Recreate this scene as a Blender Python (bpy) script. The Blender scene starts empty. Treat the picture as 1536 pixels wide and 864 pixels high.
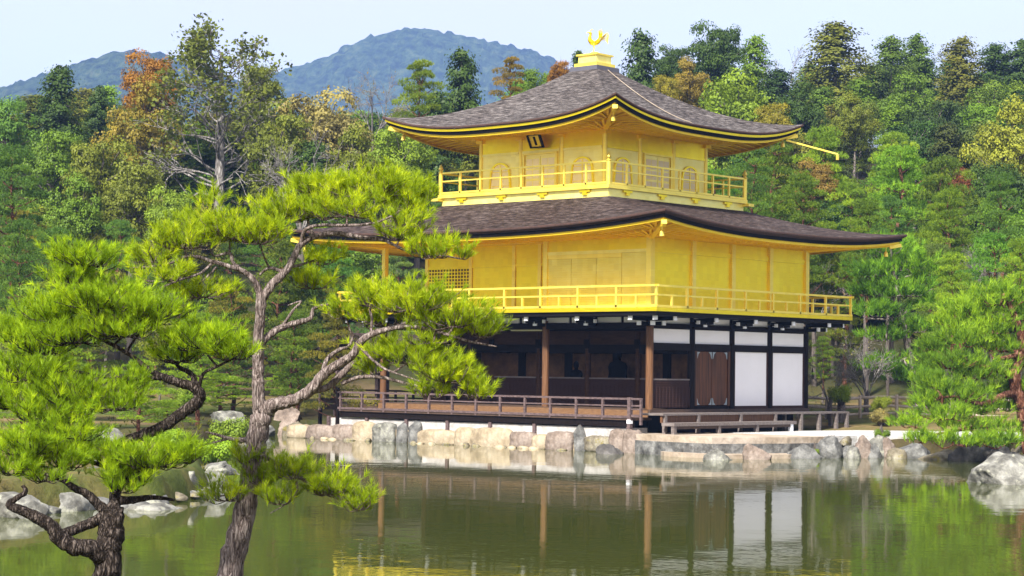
import bpy, math, random
import numpy as np
from mathutils import Vector, noise as mnoise

R_ = math.radians
scn = bpy.context.scene
COL = scn.collection
rnd = random.Random(7)

# ------------------------------------------------------------------ camera
CAM = np.array([39.3204, -50.0294, 2.44])
YAW, PITCH, ROLL, FPX = 0.7331366, 0.0400891, 0.0124530, 3092.40
FW = np.array([-math.sin(YAW)*math.cos(PITCH), math.cos(YAW)*math.cos(PITCH), math.sin(PITCH)])
_R0 = np.array([math.cos(YAW), math.sin(YAW), 0.0])
_U0 = np.cross(_R0, FW)
RT = math.cos(ROLL)*_R0 + math.sin(ROLL)*_U0
UP = -math.sin(ROLL)*_R0 + math.cos(ROLL)*_U0
cd = bpy.data.cameras.new('camera'); cam = bpy.data.objects.new('camera', cd); COL.objects.link(cam)
cd.lens = 36*FPX/1536; cd.sensor_width = 36; cd.clip_start = 0.1; cd.clip_end = 9000
from mathutils import Matrix
cam.matrix_world = Matrix(((RT[0], UP[0], -FW[0], CAM[0]), (RT[1], UP[1], -FW[1], CAM[1]), (RT[2], UP[2], -FW[2], CAM[2]), (0, 0, 0, 1)))
scn.camera = cam

# ------------------------------------------------------------------ light
SUN_EL = R_(44); SUN_H = np.array([0.28, -0.96])           # horizontal direction towards the sun
world = bpy.data.worlds.new('World'); scn.world = world; world.use_nodes = True
wn = world.node_tree.nodes; wl = world.node_tree.links
bg = wn['Background']
sky = wn.new('ShaderNodeTexSky'); sky.sky_type = 'NISHITA'; sky.sun_disc = False
sky.sun_elevation = SUN_EL; sky.sun_rotation = math.atan2(SUN_H[0], SUN_H[1])
sky.air_density = 1.0; sky.dust_density = 3.0; sky.ozone_density = 1.0
# thin high cloud over the blue sky
wtc = wn.new('ShaderNodeTexCoord'); wmp = wn.new('ShaderNodeMapping'); wmp.inputs['Scale'].default_value = (1.5, 1.5, 5.0)
wnz = wn.new('ShaderNodeTexNoise'); wnz.inputs['Scale'].default_value = 1.6; wnz.inputs['Detail'].default_value = 6
wrp = wn.new('ShaderNodeMapRange'); wrp.inputs[1].default_value = 0.3; wrp.inputs[2].default_value = 0.7; wrp.inputs[3].default_value = 0.70; wrp.inputs[4].default_value = 0.95
wmx = wn.new('ShaderNodeMix'); wmx.data_type = 'RGBA'; wmx.inputs[7].default_value = (2.68, 2.52, 2.68, 1)
wl.new(wtc.outputs['Generated'], wmp.inputs[0]); wl.new(wmp.outputs[0], wnz.inputs['Vector']); wl.new(wnz.outputs['Fac'], wrp.inputs[0])
wl.new(wrp.outputs[0], wmx.inputs[0]); wl.new(sky.outputs[0], wmx.inputs[6]); wl.new(wmx.outputs[2], bg.inputs[0]); bg.inputs[1].default_value = 0.13
sd = bpy.data.lights.new('sun', 'SUN'); sun = bpy.data.objects.new('sun', sd); COL.objects.link(sun)
sd.energy = 4.2; sd.angle = R_(5); sd.color = (1.0, 0.95, 0.87)
_sv = Vector((SUN_H[0]*math.cos(SUN_EL), SUN_H[1]*math.cos(SUN_EL), math.sin(SUN_EL)))
sun.rotation_euler = _sv.to_track_quat('Z', 'Y').to_euler()
scn.view_settings.view_transform = 'Standard'; scn.view_settings.look = 'None'
scn.view_settings.exposure = 1.58; scn.view_settings.gamma = 1.0
scn.render.engine = 'CYCLES'
scn.cycles.max_bounces = 8; scn.cycles.volume_bounces = 0
scn.cycles.transparent_max_bounces = 8

def ray(x, y): return FW + RT*((x-768)/FPX) + UP*((432-y)/FPX)
def at(x, y, d): return CAM + ray(x, y)*d
def proj(P):
    X = np.array(P) - CAM; w = X @ FW
    return 768+FPX*(X @ RT)/w, 432-FPX*(X @ UP)/w, w

# ------------------------------------------------------------------ materials
MATS = {}
def new_mat(name):
    m = bpy.data.materials.new(name); m.use_nodes = True
    nt = m.node_tree; b = nt.nodes['Principled BSDF']
    MATS[name] = m
    return m, nt, b
def N(nt, t, **k):
    n = nt.nodes.new(t)
    for a, v in k.items(): setattr(n, a, v)
    return n
def ramp(nt, fac, stops):
    r = N(nt, 'ShaderNodeValToRGB'); el = r.color_ramp.elements
    while len(el) < len(stops): el.new(0.5)
    for e, (p, c) in zip(el, stops): e.position = p; e.color = (c[0], c[1], c[2], 1)
    nt.links.new(fac, r.inputs[0]); return r.outputs[0]
def mapped(nt, scale, coord='Object'):
    tc = N(nt, 'ShaderNodeTexCoord'); mp = N(nt, 'ShaderNodeMapping')
    mp.inputs['Scale'].default_value = scale
    nt.links.new(tc.outputs[coord], mp.inputs[0]); return mp.outputs[0]
def noise(nt, vec, scale, detail=4, rough=0.55):
    n = N(nt, 'ShaderNodeTexNoise'); n.inputs['Scale'].default_value = scale
    n.inputs['Detail'].default_value = detail; n.inputs['Roughness'].default_value = rough
    nt.links.new(vec, n.inputs['Vector']); return n.outputs['Fac']
def bump(nt, b, h, strength, dist=0.02):
    bp = N(nt, 'ShaderNodeBump'); bp.inputs['Strength'].default_value = strength; bp.inputs['Distance'].default_value = dist
    nt.links.new(h, bp.inputs['Height']); nt.links.new(bp.outputs[0], b.inputs['Normal'])
def mixc(nt, fac, a, c, mode='MIX'):
    m = N(nt, 'ShaderNodeMix', data_type='RGBA', blend_type=mode)
    for s, v in ((m.inputs[0], fac), (m.inputs[6], a), (m.inputs[7], c)):
        if hasattr(v, 'is_linked'): nt.links.new(v, s)
        elif isinstance(v, (int, float)): s.default_value = v
        else: s.default_value = (v[0], v[1], v[2], 1)
    return m.outputs[2]

def wood(name, c1, c2, grain=(6, 6, 1.2), rough=0.6, spec=0.3):
    m, nt, b = new_mat(name)
    v = mapped(nt, grain); f = noise(nt, v, 3.0, 6, 0.65)
    c = ramp(nt, f, [(0.3, c1), (0.7, c2)])
    nt.links.new(c, b.inputs['Base Color']); b.inputs['Roughness'].default_value = rough
    b.inputs['Specular IOR Level'].default_value = spec
    bump(nt, b, f, 0.3, 0.01); return m
def gold(name, c1, c2, metal=0.84, rough=0.33, panels=True):
    m, nt, b = new_mat(name)
    v = mapped(nt, (1, 1, 1)); f = noise(nt, v, 1.6, 5, 0.6)
    v2 = mapped(nt, (1.5, 1.5, 9.0)); f2 = noise(nt, v2, 2.0, 3, 0.6)
    c = ramp(nt, f, [(0.3, c1), (0.72, c2)])
    d = mixc(nt, 0.35, c, ramp(nt, f2, [(0.35, c1), (0.65, c2)]))
    fl = N(nt, 'ShaderNodeVectorMath', operation='MULTIPLY_ADD'); fl.inputs[1].default_value = (4.7, 4.7, 4.7); fl.inputs[2].default_value = (0.37, 0.41, 0.2)
    fr_ = N(nt, 'ShaderNodeVectorMath', operation='FLOOR'); wnz_ = N(nt, 'ShaderNodeTexWhiteNoise', noise_dimensions='3D')
    nt.links.new(v, fl.inputs[0]); nt.links.new(fl.outputs[0], fr_.inputs[0]); nt.links.new(fr_.outputs[0], wnz_.inputs['Vector'])
    d = mixc(nt, 0.8, d, ramp(nt, wnz_.outputs['Value'], [(0.0, (0.90, 0.88, 0.82)), (1.0, (1.0, 1.0, 1.0))]), 'MULTIPLY')
    nt.links.new(d, b.inputs['Base Color'])
    b.inputs['Metallic'].default_value = metal
    mr = N(nt, 'ShaderNodeMapRange'); mr.inputs[3].default_value = rough-0.07; mr.inputs[4].default_value = rough+0.1
    nt.links.new(f2, mr.inputs[0]); nt.links.new(mr.outputs[0], b.inputs['Roughness'])
    bump(nt, b, f2, 0.35, 0.012)
    return m
def plain(name, c, rough=0.7, var=0.12, scale=2.0, metal=0.0, bmp=0.1):
    m, nt, b = new_mat(name)
    v = mapped(nt, (1, 1, 1)); f = noise(nt, v, scale, 5, 0.6)
    lo = [x*(1-var) for x in c]; hi = [min(1, x*(1+var)) for x in c]
    nt.links.new(ramp(nt, f, [(0.3, lo), (0.7, hi)]), b.inputs['Base Color'])
    b.inputs['Roughness'].default_value = rough; b.inputs['Metallic'].default_value = metal
    bump(nt, b, f, bmp, 0.02); return m

GOLD_L = (0.93, 0.68, 0.010); GOLD_H = (0.98, 0.78, 0.028)
M_gold = gold('gold_leaf', GOLD_L, GOLD_H)
M_goldp = gold('sky_lit_gold_leaf', (0.95, 0.81, 0.15), (0.98, 0.90, 0.30), 0.50, 0.40)  # paler copy of the gold: bright sky reflection put into its colour
M_golds = gold('soffit_gold', (0.93, 0.62, 0.015), (0.98, 0.74, 0.035), 0.55, 0.45)  # oranger, less metallic gold: bounced light under the eaves put into its colour
M_goldw = gold('bright_gold_trim', (0.94, 0.73, 0.08), (0.98, 0.81, 0.16), 0.65, 0.38)
M_screen = plain('pale_window_paper', (0.84, 0.76, 0.50), 0.7, 0.06)
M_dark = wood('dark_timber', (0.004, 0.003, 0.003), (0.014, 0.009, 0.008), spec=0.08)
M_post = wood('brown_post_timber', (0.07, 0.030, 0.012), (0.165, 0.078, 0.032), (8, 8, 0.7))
M_door = wood('red_brown_door_timber', (0.010, 0.0035, 0.002), (0.15, 0.055, 0.016), (5, 5, 0.22))
M_rail = wood('weathered_purple_timber', (0.05, 0.032, 0.032), (0.14, 0.098, 0.095), (3, 3, 6))
M_deck = wood('brown_deck_timber', (0.035, 0.021, 0.014), (0.09, 0.056, 0.038), (1.5, 1.5, 8))
M_deckt = wood('tan_deck_edge', (0.11, 0.055, 0.024), (0.19, 0.105, 0.05), (2, 2, 9))
M_greyd = wood('grey_deck_timber', (0.085, 0.068, 0.062), (0.20, 0.172, 0.16), (1.2, 7, 7))
M_latt = wood('lattice_timber', (0.022, 0.011, 0.009), (0.065, 0.034, 0.028), (14, 14, 14), spec=0.08)
M_fence = wood('pale_fence_wood', (0.22, 0.17, 0.13), (0.45, 0.38, 0.31), (4, 4, 4))
M_white = plain('white_plaster', (0.88, 0.87, 0.88), 0.8, 0.03, 1.2, 0, 0.03)
M_whtip = plain('white_painted_tip', (0.80, 0.82, 0.86), 0.6, 0.05)
M_interior = wood('interior_board', (0.06, 0.026, 0.008), (0.22, 0.105, 0.034), (1, 1, 1))
M_lintel = wood('lintel_board', (0.035, 0.017, 0.009), (0.075, 0.038, 0.018), (1, 1, 5), spec=0.08)
M_statue = plain('near_black_statue', (0.005, 0.004, 0.004), 0.8, 0.2)  # even near-black with almost no gloss
M_statue.node_tree.nodes['Principled BSDF'].inputs['Specular IOR Level'].default_value = 0.05
M_metalfit = plain('blue_grey_metal_fitting', (0.30, 0.36, 0.38), 0.5, 0.15, 4, 0.4)
M_black = plain('black_lacquer', (0.005, 0.004, 0.004), 0.6, 0.2)
M_black.node_tree.nodes['Principled BSDF'].inputs['Specular IOR Level'].default_value = 0.1

# cypress bark roof
m, nt, b = new_mat('bark_shingle_roof'); M_bark = m
v = mapped(nt, (0.55, 0.55, 6.5)); f = noise(nt, v, 6.0, 8, 0.72)
v2 = mapped(nt, (1, 1, 1)); g = noise(nt, v2, 0.55, 4, 0.6)
v3 = mapped(nt, (2.5, 2.5, 14)); h3 = noise(nt, v3, 9.0, 3, 0.8)
c = ramp(nt, f, [(0.40, (0.012, 0.010, 0.009)), (0.51, (0.062, 0.055, 0.051)), (0.66, (0.26, 0.245, 0.235))])
c2 = mixc(nt, 0.75, c, ramp(nt, g, [(0.35, (0.62, 0.55, 0.56)), (0.65, (1.0, 0.96, 0.97))]), 'MULTIPLY')
c3 = mixc(nt, ramp(nt, h3, [(0.60, (0, 0, 0)), (0.72, (1, 1, 1))]), c2, (0.30, 0.285, 0.275))
nt.links.new(c3, b.inputs['Base Color']); b.inputs['Roughness'].default_value = 0.9
b.inputs['Specular IOR Level'].default_value = 0.15
bump(nt, b, f, 0.7, 0.05)
m, nt, b = new_mat('brown_bark_shingle_roof'); M_barkb = m
v = mapped(nt, (0.55, 0.55, 6.5)); f = noise(nt, v, 6.0, 8, 0.72)
v2 = mapped(nt, (1, 1, 1)); g = noise(nt, v2, 0.6, 4, 0.6)
c = ramp(nt, f, [(0.39, (0.007, 0.005, 0.004)), (0.51, (0.038, 0.027, 0.024)), (0.68, (0.15, 0.125, 0.115))])
c2 = mixc(nt, 0.7, c, ramp(nt, g, [(0.35, (0.70, 0.55, 0.50)), (0.65, (1.0, 0.95, 0.96))]), 'MULTIPLY')
nt.links.new(c2, b.inputs['Base Color']); b.inputs['Roughness'].default_value = 0.9
b.inputs['Specular IOR Level'].default_value = 0.15
bump(nt, b, f, 0.7, 0.05)
M_barkedge = plain('bark_edge', (0.042, 0.018, 0.012), 0.85, 0.35, 12)

# foliage: colour = object colour x per-tuft tint
def leaf(name, trans=0.35, lo=0.55, hi=1.5, warm=(1.25, 0.98, 0.6)):
    m = bpy.data.materials.new(name); m.use_nodes = True; nt = m.node_tree; MATS[name] = m
    nt.nodes.clear(); out = N(nt, 'ShaderNodeOutputMaterial')
    oi = N(nt, 'ShaderNodeObjectInfo'); at_ = N(nt, 'ShaderNodeAttribute', attribute_name='tint')
    v = ramp(nt, at_.outputs['Fac'], [(0.0, (lo*1.0, lo*1.05, lo*1.15)), (0.5, (1, 1, 1)), (0.85, (hi*warm[0]/1.1, hi*warm[1], hi*warm[2])), (1.0, (hi*1.25, hi*1.05, hi*0.7))])
    c = mixc(nt, 1.0, oi.outputs['Color'], v, 'MULTIPLY')
    d = N(nt, 'ShaderNodeBsdfDiffuse'); t = N(nt, 'ShaderNodeBsdfTranslucent'); mx = N(nt, 'ShaderNodeMixShader')
    gl = N(nt, 'ShaderNodeBsdfGlossy'); gl.inputs['Roughness'].default_value = 0.45; gl.inputs[0].default_value = (1, 1, 1, 1)
    mx2 = N(nt, 'ShaderNodeMixShader'); mx2.inputs[0].default_value = 0.006
    mx.inputs[0].default_value = trans
    nt.links.new(c, d.inputs[0]); nt.links.new(c, t.inputs[0])
    nt.links.new(d.outputs[0], mx.inputs[1]); nt.links.new(t.outputs[0], mx.inputs[2])
    nt.links.new(mx.outputs[0], mx2.inputs[1]); nt.links.new(gl.outputs[0], mx2.inputs[2])
    nt.links.new(mx2.outputs[0], out.inputs[0]); return m
M_needle = leaf('pine_needles', 0.4)
M_leaf = leaf('leaves', 0.3, 0.55, 1.22, (1.12, 1.0, 0.8))
def bark(name, stops, scale, stretch):
    m, nt, b = new_mat(name)
    v = mapped(nt, (1, 1, stretch)); vo = N(nt, 'ShaderNodeTexVoronoi', feature='DISTANCE_TO_EDGE'); vo.inputs['Scale'].default_value = scale
    wv = N(nt, 'ShaderNodeTexNoise'); wv.inputs['Scale'].default_value = scale*0.7; wv.inputs['Detail'].default_value = 3
    nt.links.new(v, wv.inputs['Vector'])
    add = N(nt, 'ShaderNodeVectorMath', operation='MULTIPLY_ADD'); add.inputs[1].default_value = (0.12,)*3
    nt.links.new(wv.outputs['Color'], add.inputs[0]); nt.links.new(v, add.inputs[2]); nt.links.new(add.outputs[0], vo.inputs['Vector'])
    f = noise(nt, v, scale*1.3, 6, 0.7)
    mul = N(nt, 'ShaderNodeMath', operation='MULTIPLY_ADD'); mul.inputs[1].default_value = 1.6
    nt.links.new(vo.outputs['Distance'], mul.inputs[0]); nt.links.new(f, mul.inputs[2])
    sub = N(nt, 'ShaderNodeMath', operation='SUBTRACT'); sub.inputs[1].default_value = 0.2
    nt.links.new(mul.outputs[0], sub.inputs[0])
    nt.links.new(ramp(nt, sub.outputs[0], stops), b.inputs['Base Color'])
    b.inputs['Roughness'].default_value = 0.95; b.inputs['Specular IOR Level'].default_value = 0.1
    bump(nt, b, sub.outputs[0], 0.9, 0.03); return m
M_pinebark = bark('grey_pink_pine_bark', [(0.22, (0.03, 0.022, 0.02)), (0.45, (0.17, 0.132, 0.12)), (0.80, (0.31, 0.26, 0.24))], 30, 0.18)
M_pinedark = bark('dark_pine_bark', [(0.25, (0.008, 0.006, 0.005)), (0.55, (0.040, 0.031, 0.026)), (0.9, (0.135, 0.11, 0.095))], 30, 0.3)
M_limb = bark('pine_limb_bark', [(0.22, (0.035, 0.024, 0.02)), (0.45, (0.13, 0.095, 0.083)), (0.85, (0.30, 0.245, 0.215))], 34, 0.5)
M_red = bark('red_pine_bark', [(0.25, (0.05, 0.02, 0.012)), (0.55, (0.13, 0.055, 0.033)), (0.85, (0.24, 0.13, 0.09))], 10, 0.4)
M_trunk = bark('forest_bark', [(0.25, (0.05, 0.042, 0.036)), (0.5, (0.15, 0.125, 0.11)), (0.8, (0.30, 0.26, 0.24))], 8, 0.3)
M_greyb = bark('pale_grey_bark', [(0.2, (0.07, 0.065, 0.06)), (0.5, (0.17, 0.155, 0.145)), (0.8, (0.30, 0.285, 0.27))], 8, 0.3)

# stone
def stone(name, c1, c2, c3, sc=1.6, lichen=None):
    m, nt, b = new_mat(name)
    v = mapped(nt, (1, 1, 1)); f = noise(nt, v, sc, 8, 0.68); g = noise(nt, v, sc*6, 4, 0.6)
    c = ramp(nt, f, [(0.32, c1), (0.5, c2), (0.68, c3)])
    c = mixc(nt, 0.35, c, ramp(nt, g, [(0.35, (0.45, 0.45, 0.45)), (0.65, (1.2, 1.2, 1.2))]), 'MULTIPLY')
    if lichen:
        c = mixc(nt, ramp(nt, noise(nt, v, sc*2.3, 6, 0.7), [(0.55, (0, 0, 0)), (0.64, (0.85, 0.85, 0.85))]), c, lichen)
    nt.links.new(c, b.inputs['Base Color']); b.inputs['Roughness'].default_value = 0.92
    b.inputs['Specular IOR Level'].default_value = 0.2
    ad = N(nt, 'ShaderNodeMath', operation='MULTIPLY_ADD'); ad.inputs[1].default_value = 0.3
    nt.links.new(g, ad.inputs[0]); nt.links.new(f, ad.inputs[2])
    bump(nt, b, ad.outputs[0], 0.8, 0.08); return m
M_beige = stone('beige_wall_stone', (0.15, 0.115, 0.075), (0.30, 0.245, 0.165), (0.42, 0.36, 0.27), 1.3)
M_grey = stone('grey_stone', (0.03, 0.03, 0.03), (0.115, 0.115, 0.11), (0.25, 0.25, 0.24), 2.4)
M_pale = stone('pale_lichen_stone', (0.045, 0.043, 0.038), (0.15, 0.148, 0.13), (0.30, 0.298, 0.27), 2.4, (0.30, 0.30, 0.235))
M_pink = stone('pinkish_stone', (0.09, 0.068, 0.055), (0.20, 0.158, 0.13), (0.31, 0.26, 0.225), 2.2)
M_darkst = stone('dark_wet_stone', (0.035, 0.032, 0.03), (0.09, 0.085, 0.08), (0.20, 0.19, 0.18), 2.0)
M_mossy = stone('mossy_stone', (0.06, 0.05, 0.035), (0.16, 0.14, 0.10), (0.30, 0.28, 0.22), 2.0, (0.16, 0.13, 0.02))
M_ledge = stone('white_ledge_plaster', (0.26, 0.245, 0.23), (0.39, 0.375, 0.36), (0.48, 0.465, 0.45), 1.2)
M_slab = stone('tan_paving_slab', (0.24, 0.185, 0.13), (0.34, 0.28, 0.215), (0.44, 0.375, 0.31), 1.0)
M_gravel = stone('white_gravel', (0.36, 0.35, 0.335), (0.48, 0.47, 0.455), (0.58, 0.57, 0.56), 9.0)

# ground: tan earth, moss and dark forest floor
m, nt, b = new_mat('mossy_earth'); M_ground = m
v = mapped(nt, (1, 1, 1)); f = noise(nt, v, 0.22, 6, 0.6); g = noise(nt, v, 3.0, 6, 0.7)
c = ramp(nt, f, [(0.34, (0.23, 0.16, 0.085)), (0.47, (0.13, 0.11, 0.04)), (0.56, (0.065, 0.085, 0.018))])
c = mixc(nt, 0.6, c, ramp(nt, g, [(0.3, (0.35, 0.35, 0.35)), (0.7, (1.2, 1.15, 1.1))]), 'MULTIPLY')
atn = N(nt, 'ShaderNodeAttribute', attribute_name='wood')
c = mixc(nt, atn.outputs['Fac'], c, (0.022, 0.022, 0.010))
nt.links.new(c, b.inputs['Base Color']); b.inputs['Roughness'].default_value = 1.0; b.inputs['Specular IOR Level'].default_value = 0.1
bump(nt, b, g, 0.8, 0.1)
# pond water
m, nt, b = new_mat('pond_water'); M_water = m
b.inputs['Base Color'].default_value = (0.046, 0.056, 0.010, 1); b.inputs['Roughness'].default_value = 0.035
b.inputs['IOR'].default_value = 1.33
v = mapped(nt, (1, 1, 1)); f1 = noise(nt, v, 1.1, 3, 0.55); f2 = noise(nt, v, 5.0, 2, 0.5)
# broad calm and ruffled patches
f3 = noise(nt, v, 0.13, 3, 0.6)
amp = ramp(nt, f3, [(0.42, (0.25,)*3), (0.62, (1,)*3)])
ad = N(nt, 'ShaderNodeMath', operation='MULTIPLY_ADD'); ad.inputs[1].default_value = 0.22
nt.links.new(f2, ad.inputs[0]); nt.links.new(f1, ad.inputs[2])
ml = N(nt, 'ShaderNodeMath', operation='MULTIPLY'); nt.links.new(ad.outputs[0], ml.inputs[0]); nt.links.new(amp, ml.inputs[1])
bump(nt, b, ml.outputs[0], 0.20, 0.03)
# far wooded mountain
m, nt, b = new_mat('mountain_forest'); M_mount = m
v = mapped(nt, (1, 1, 1)); f = noise(nt, v, 0.085, 8, 0.75); g = noise(nt, v, 0.006, 5, 0.6)
c = ramp(nt, f, [(0.40, (0.004, 0.010, 0.006)), (0.52, (0.030, 0.055, 0.022)), (0.66, (0.075, 0.095, 0.04))])
c = mixc(nt, 0.6, c, ramp(nt, g, [(0.4, (0.6, 0.6, 0.6)), (0.6, (1.3, 1.2, 1.1))]), 'MULTIPLY')
nt.links.new(c, b.inputs['Base Color']); b.inputs['Roughness'].default_value = 1.0; b.inputs['Specular IOR Level'].default_value = 0.0
bump(nt, b, f, 1.0, 6.0)

# ------------------------------------------------------------------ mesh helpers
class MB:
    def __init__(s): s.v = []; s.f = []
    def add(s, vs, fs):
        n = len(s.v); s.v.extend([tuple(float(c) for c in p) for p in vs]); s.f.extend([tuple(i+n for i in f) for f in fs]); return s
    def box(s, x0, x1, y0, y1, z0, z1):
        if x0 > x1: x0, x1 = x1, x0
        if y0 > y1: y0, y1 = y1, y0
        return s.add([(x0,y0,z0),(x1,y0,z0),(x1,y1,z0),(x0,y1,z0),(x0,y0,z1),(x1,y0,z1),(x1,y1,z1),(x0,y1,z1)],
                     [(3,2,1,0),(4,5,6,7),(0,1,5,4),(1,2,6,5),(2,3,7,6),(3,0,4,7)])
    def bar(s, p, q, w, h, up=(0,0,1)):
        p = np.array(p, float); q = np.array(q, float); d = q-p; d /= np.linalg.norm(d)
        r = np.cross(d, up)
        if np.linalg.norm(r) < 1e-4: r = np.cross(d, (1,0,0))
        r /= np.linalg.norm(r); u = np.cross(r, d); r = r*w/2; u = u*h/2
        return s.add([p-r-u, p+r-u, p+r+u, p-r+u, q-r-u, q+r-u, q+r+u, q-r+u],
                     [(0,1,2,3),(7,6,5,4),(4,5,1,0),(5,6,2,1),(6,7,3,2),(7,4,0,3)])
    def tube(s, pts, rad, n=8, cap=True, jit=0.0, rg=None):
        pts = [np.array(p, float) for p in pts]; L = len(pts)
        if isinstance(rad, (int, float)): rad = [rad]*L
        t = [pts[min(i+1, L-1)]-pts[max(i-1, 0)] for i in range(L)]
        t = [x/(np.linalg.norm(x)+1e-9) for x in t]
        ref = np.array((0., 0, 1)) if abs(t[0][2]) < 0.9 else np.array((1., 0, 0))
        a = np.cross(t[0], ref); a /= np.linalg.norm(a); base = len(s.v)
        for i in range(L):
            a = a - t[i]*(a @ t[i]); a /= (np.linalg.norm(a)+1e-9); c = np.cross(t[i], a)
            for k in range(n):
                th = 2*math.pi*k/n; r = rad[i]
                if jit: r *= 1+jit*(rg.random()-0.5)*2
                s.v.append(tuple(pts[i]+(a*math.cos(th)+c*math.sin(th))*r))
        for i in range(L-1):
            for k in range(n):
                k2 = (k+1) % n
                s.f.append((base+i*n+k, base+i*n+k2, base+(i+1)*n+k2, base+(i+1)*n+k))
        if cap:
            s.f.append(tuple(base+k for k in range(n-1, -1, -1))); s.f.append(tuple(base+(L-1)*n+k for k in range(n)))
        return s
    def lathe(s, c, prof, n=12, sx=1, sy=1):
        base = len(s.v)
        for r, z in prof:
            for k in range(n):
                th = 2*math.pi*k/n; s.v.append((c[0]+r*sx*math.cos(th), c[1]+r*sy*math.sin(th), c[2]+z))
        for i in range(len(prof)-1):
            for k in range(n):
                k2 = (k+1) % n
                s.f.append((base+i*n+k, base+i*n+k2, base+(i+1)*n+k2, base+(i+1)*n+k))
        s.f.append(tuple(base+k for k in range(n-1, -1, -1))); s.f.append(tuple(base+(len(prof)-1)*n+k for k in range(n)))
        return s
    def grid(s, P, flip=False):
        """P[i][j] points"""
        base = len(s.v); a = len(P); c = len(P[0])
        for r in P:
            for p in r: s.v.append(tuple(float(x) for x in p))
        for i in range(a-1):
            for j in range(c-1):
                q = (base+i*c+j, base+i*c+j+1, base+(i+1)*c+j+1, base+(i+1)*c+j)
                s.f.append(q[::-1] if flip else q)
        return s
    def build(s, name, mat, parent=None, smooth=False, label=None):
        me = bpy.data.meshes.new(name)
        off = world_loc(parent) if parent else Vector((0, 0, 0))
        vs = np.array(s.v, float) - np.array(off) if s.v else np.zeros((0, 3))
        me.from_pydata(vs.tolist(), [], s.f); me.materials.append(mat)
        if smooth: me.shade_smooth()
        me.update()
        o = bpy.data.objects.new(name, me); COL.objects.link(o)
        if parent: o.parent = parent
        if label: o['label'] = label
        return o
def world_loc(o):
    v = Vector((0, 0, 0))
    while o: v += o.location; o = o.parent
    return v
def tag(o, label, cat, group=None, kind=None):
    if label: o['label'] = label
    if cat: o['category'] = cat
    if group: o['group'] = group
    if kind: o['kind'] = kind
    return o
def struct(o, kind='structure'): o['kind'] = kind; return o
def thing(name, label, cat, loc=(0, 0, 0), group=None):
    o = bpy.data.objects.new(name, None); COL.objects.link(o); o.location = [float(c) for c in loc]; o.empty_display_size = 0.2
    return tag(o, label, cat, group)
def np_mesh(name, V, F, mat, parent=None, tint=None, smooth=False):
    """V (n,3), F (m,k): fast mesh with a per-vertex tint"""
    me = bpy.data.meshes.new(name); n = len(V); m, k = F.shape
    off = np.array(world_loc(parent)) if parent else np.zeros(3)
    me.vertices.add(n); me.vertices.foreach_set('co', (V-off).astype(np.float32).ravel())
    me.loops.add(m*k); me.loops.foreach_set('vertex_index', F.astype(np.int32).ravel())
    me.polygons.add(m); me.polygons.foreach_set('loop_start', np.arange(0, m*k, k, dtype=np.int32))
    me.polygons.foreach_set('loop_total', np.full(m, k, np.int32))
    me.update(calc_edges=True)
    if tint is not None:
        a = me.attributes.new('tint', 'FLOAT', 'POINT'); a.data.foreach_set('value', tint.astype(np.float32))
    me.materials.append(mat)
    if smooth: me.shade_smooth()
    o = bpy.data.objects.new(name, me); COL.objects.link(o)
    if parent: o.parent = parent
    return o
def catmull(pts, k=4):
    P = [np.array(p, float) for p in pts]; out = []
    for i in range(len(P)-1):
        p0, p1, p2, p3 = P[max(i-1, 0)], P[i], P[i+1], P[min(i+2, len(P)-1)]
        for j in range(k):
            t = j/k
            out.append(0.5*((2*p1)+(-p0+p2)*t+(2*p0-5*p1+4*p2-p3)*t*t+(-p0+3*p1-3*p2+p3)*t**3))
    out.append(P[-1]); return out
def copy_tree(o, parent=None):
    c = o.copy(); COL.objects.link(c)
    if parent: c.parent = parent
    for ch in KIDS.get(o.name, []): copy_tree(ch, c)
    return c
KIDS = {}

# ------------------------------------------------------------------ terrain
AX = np.array([-math.sin(YAW), math.cos(YAW)]); LX = np.array([math.cos(YAW), math.sin(YAW)])
C2 = CAM[:2]
def al(x, y):
    dx, dy = x-C2[0], y-C2[1]
    return dx*AX[0]+dy*AX[1], dx*LX[0]+dy*LX[1]
def xy(a, l): return C2[0]+a*AX[0]+l*LX[0], C2[1]+a*AX[1]+l*LX[1]
def W2(x, y): return al(np.array(x), np.array(y))
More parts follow.
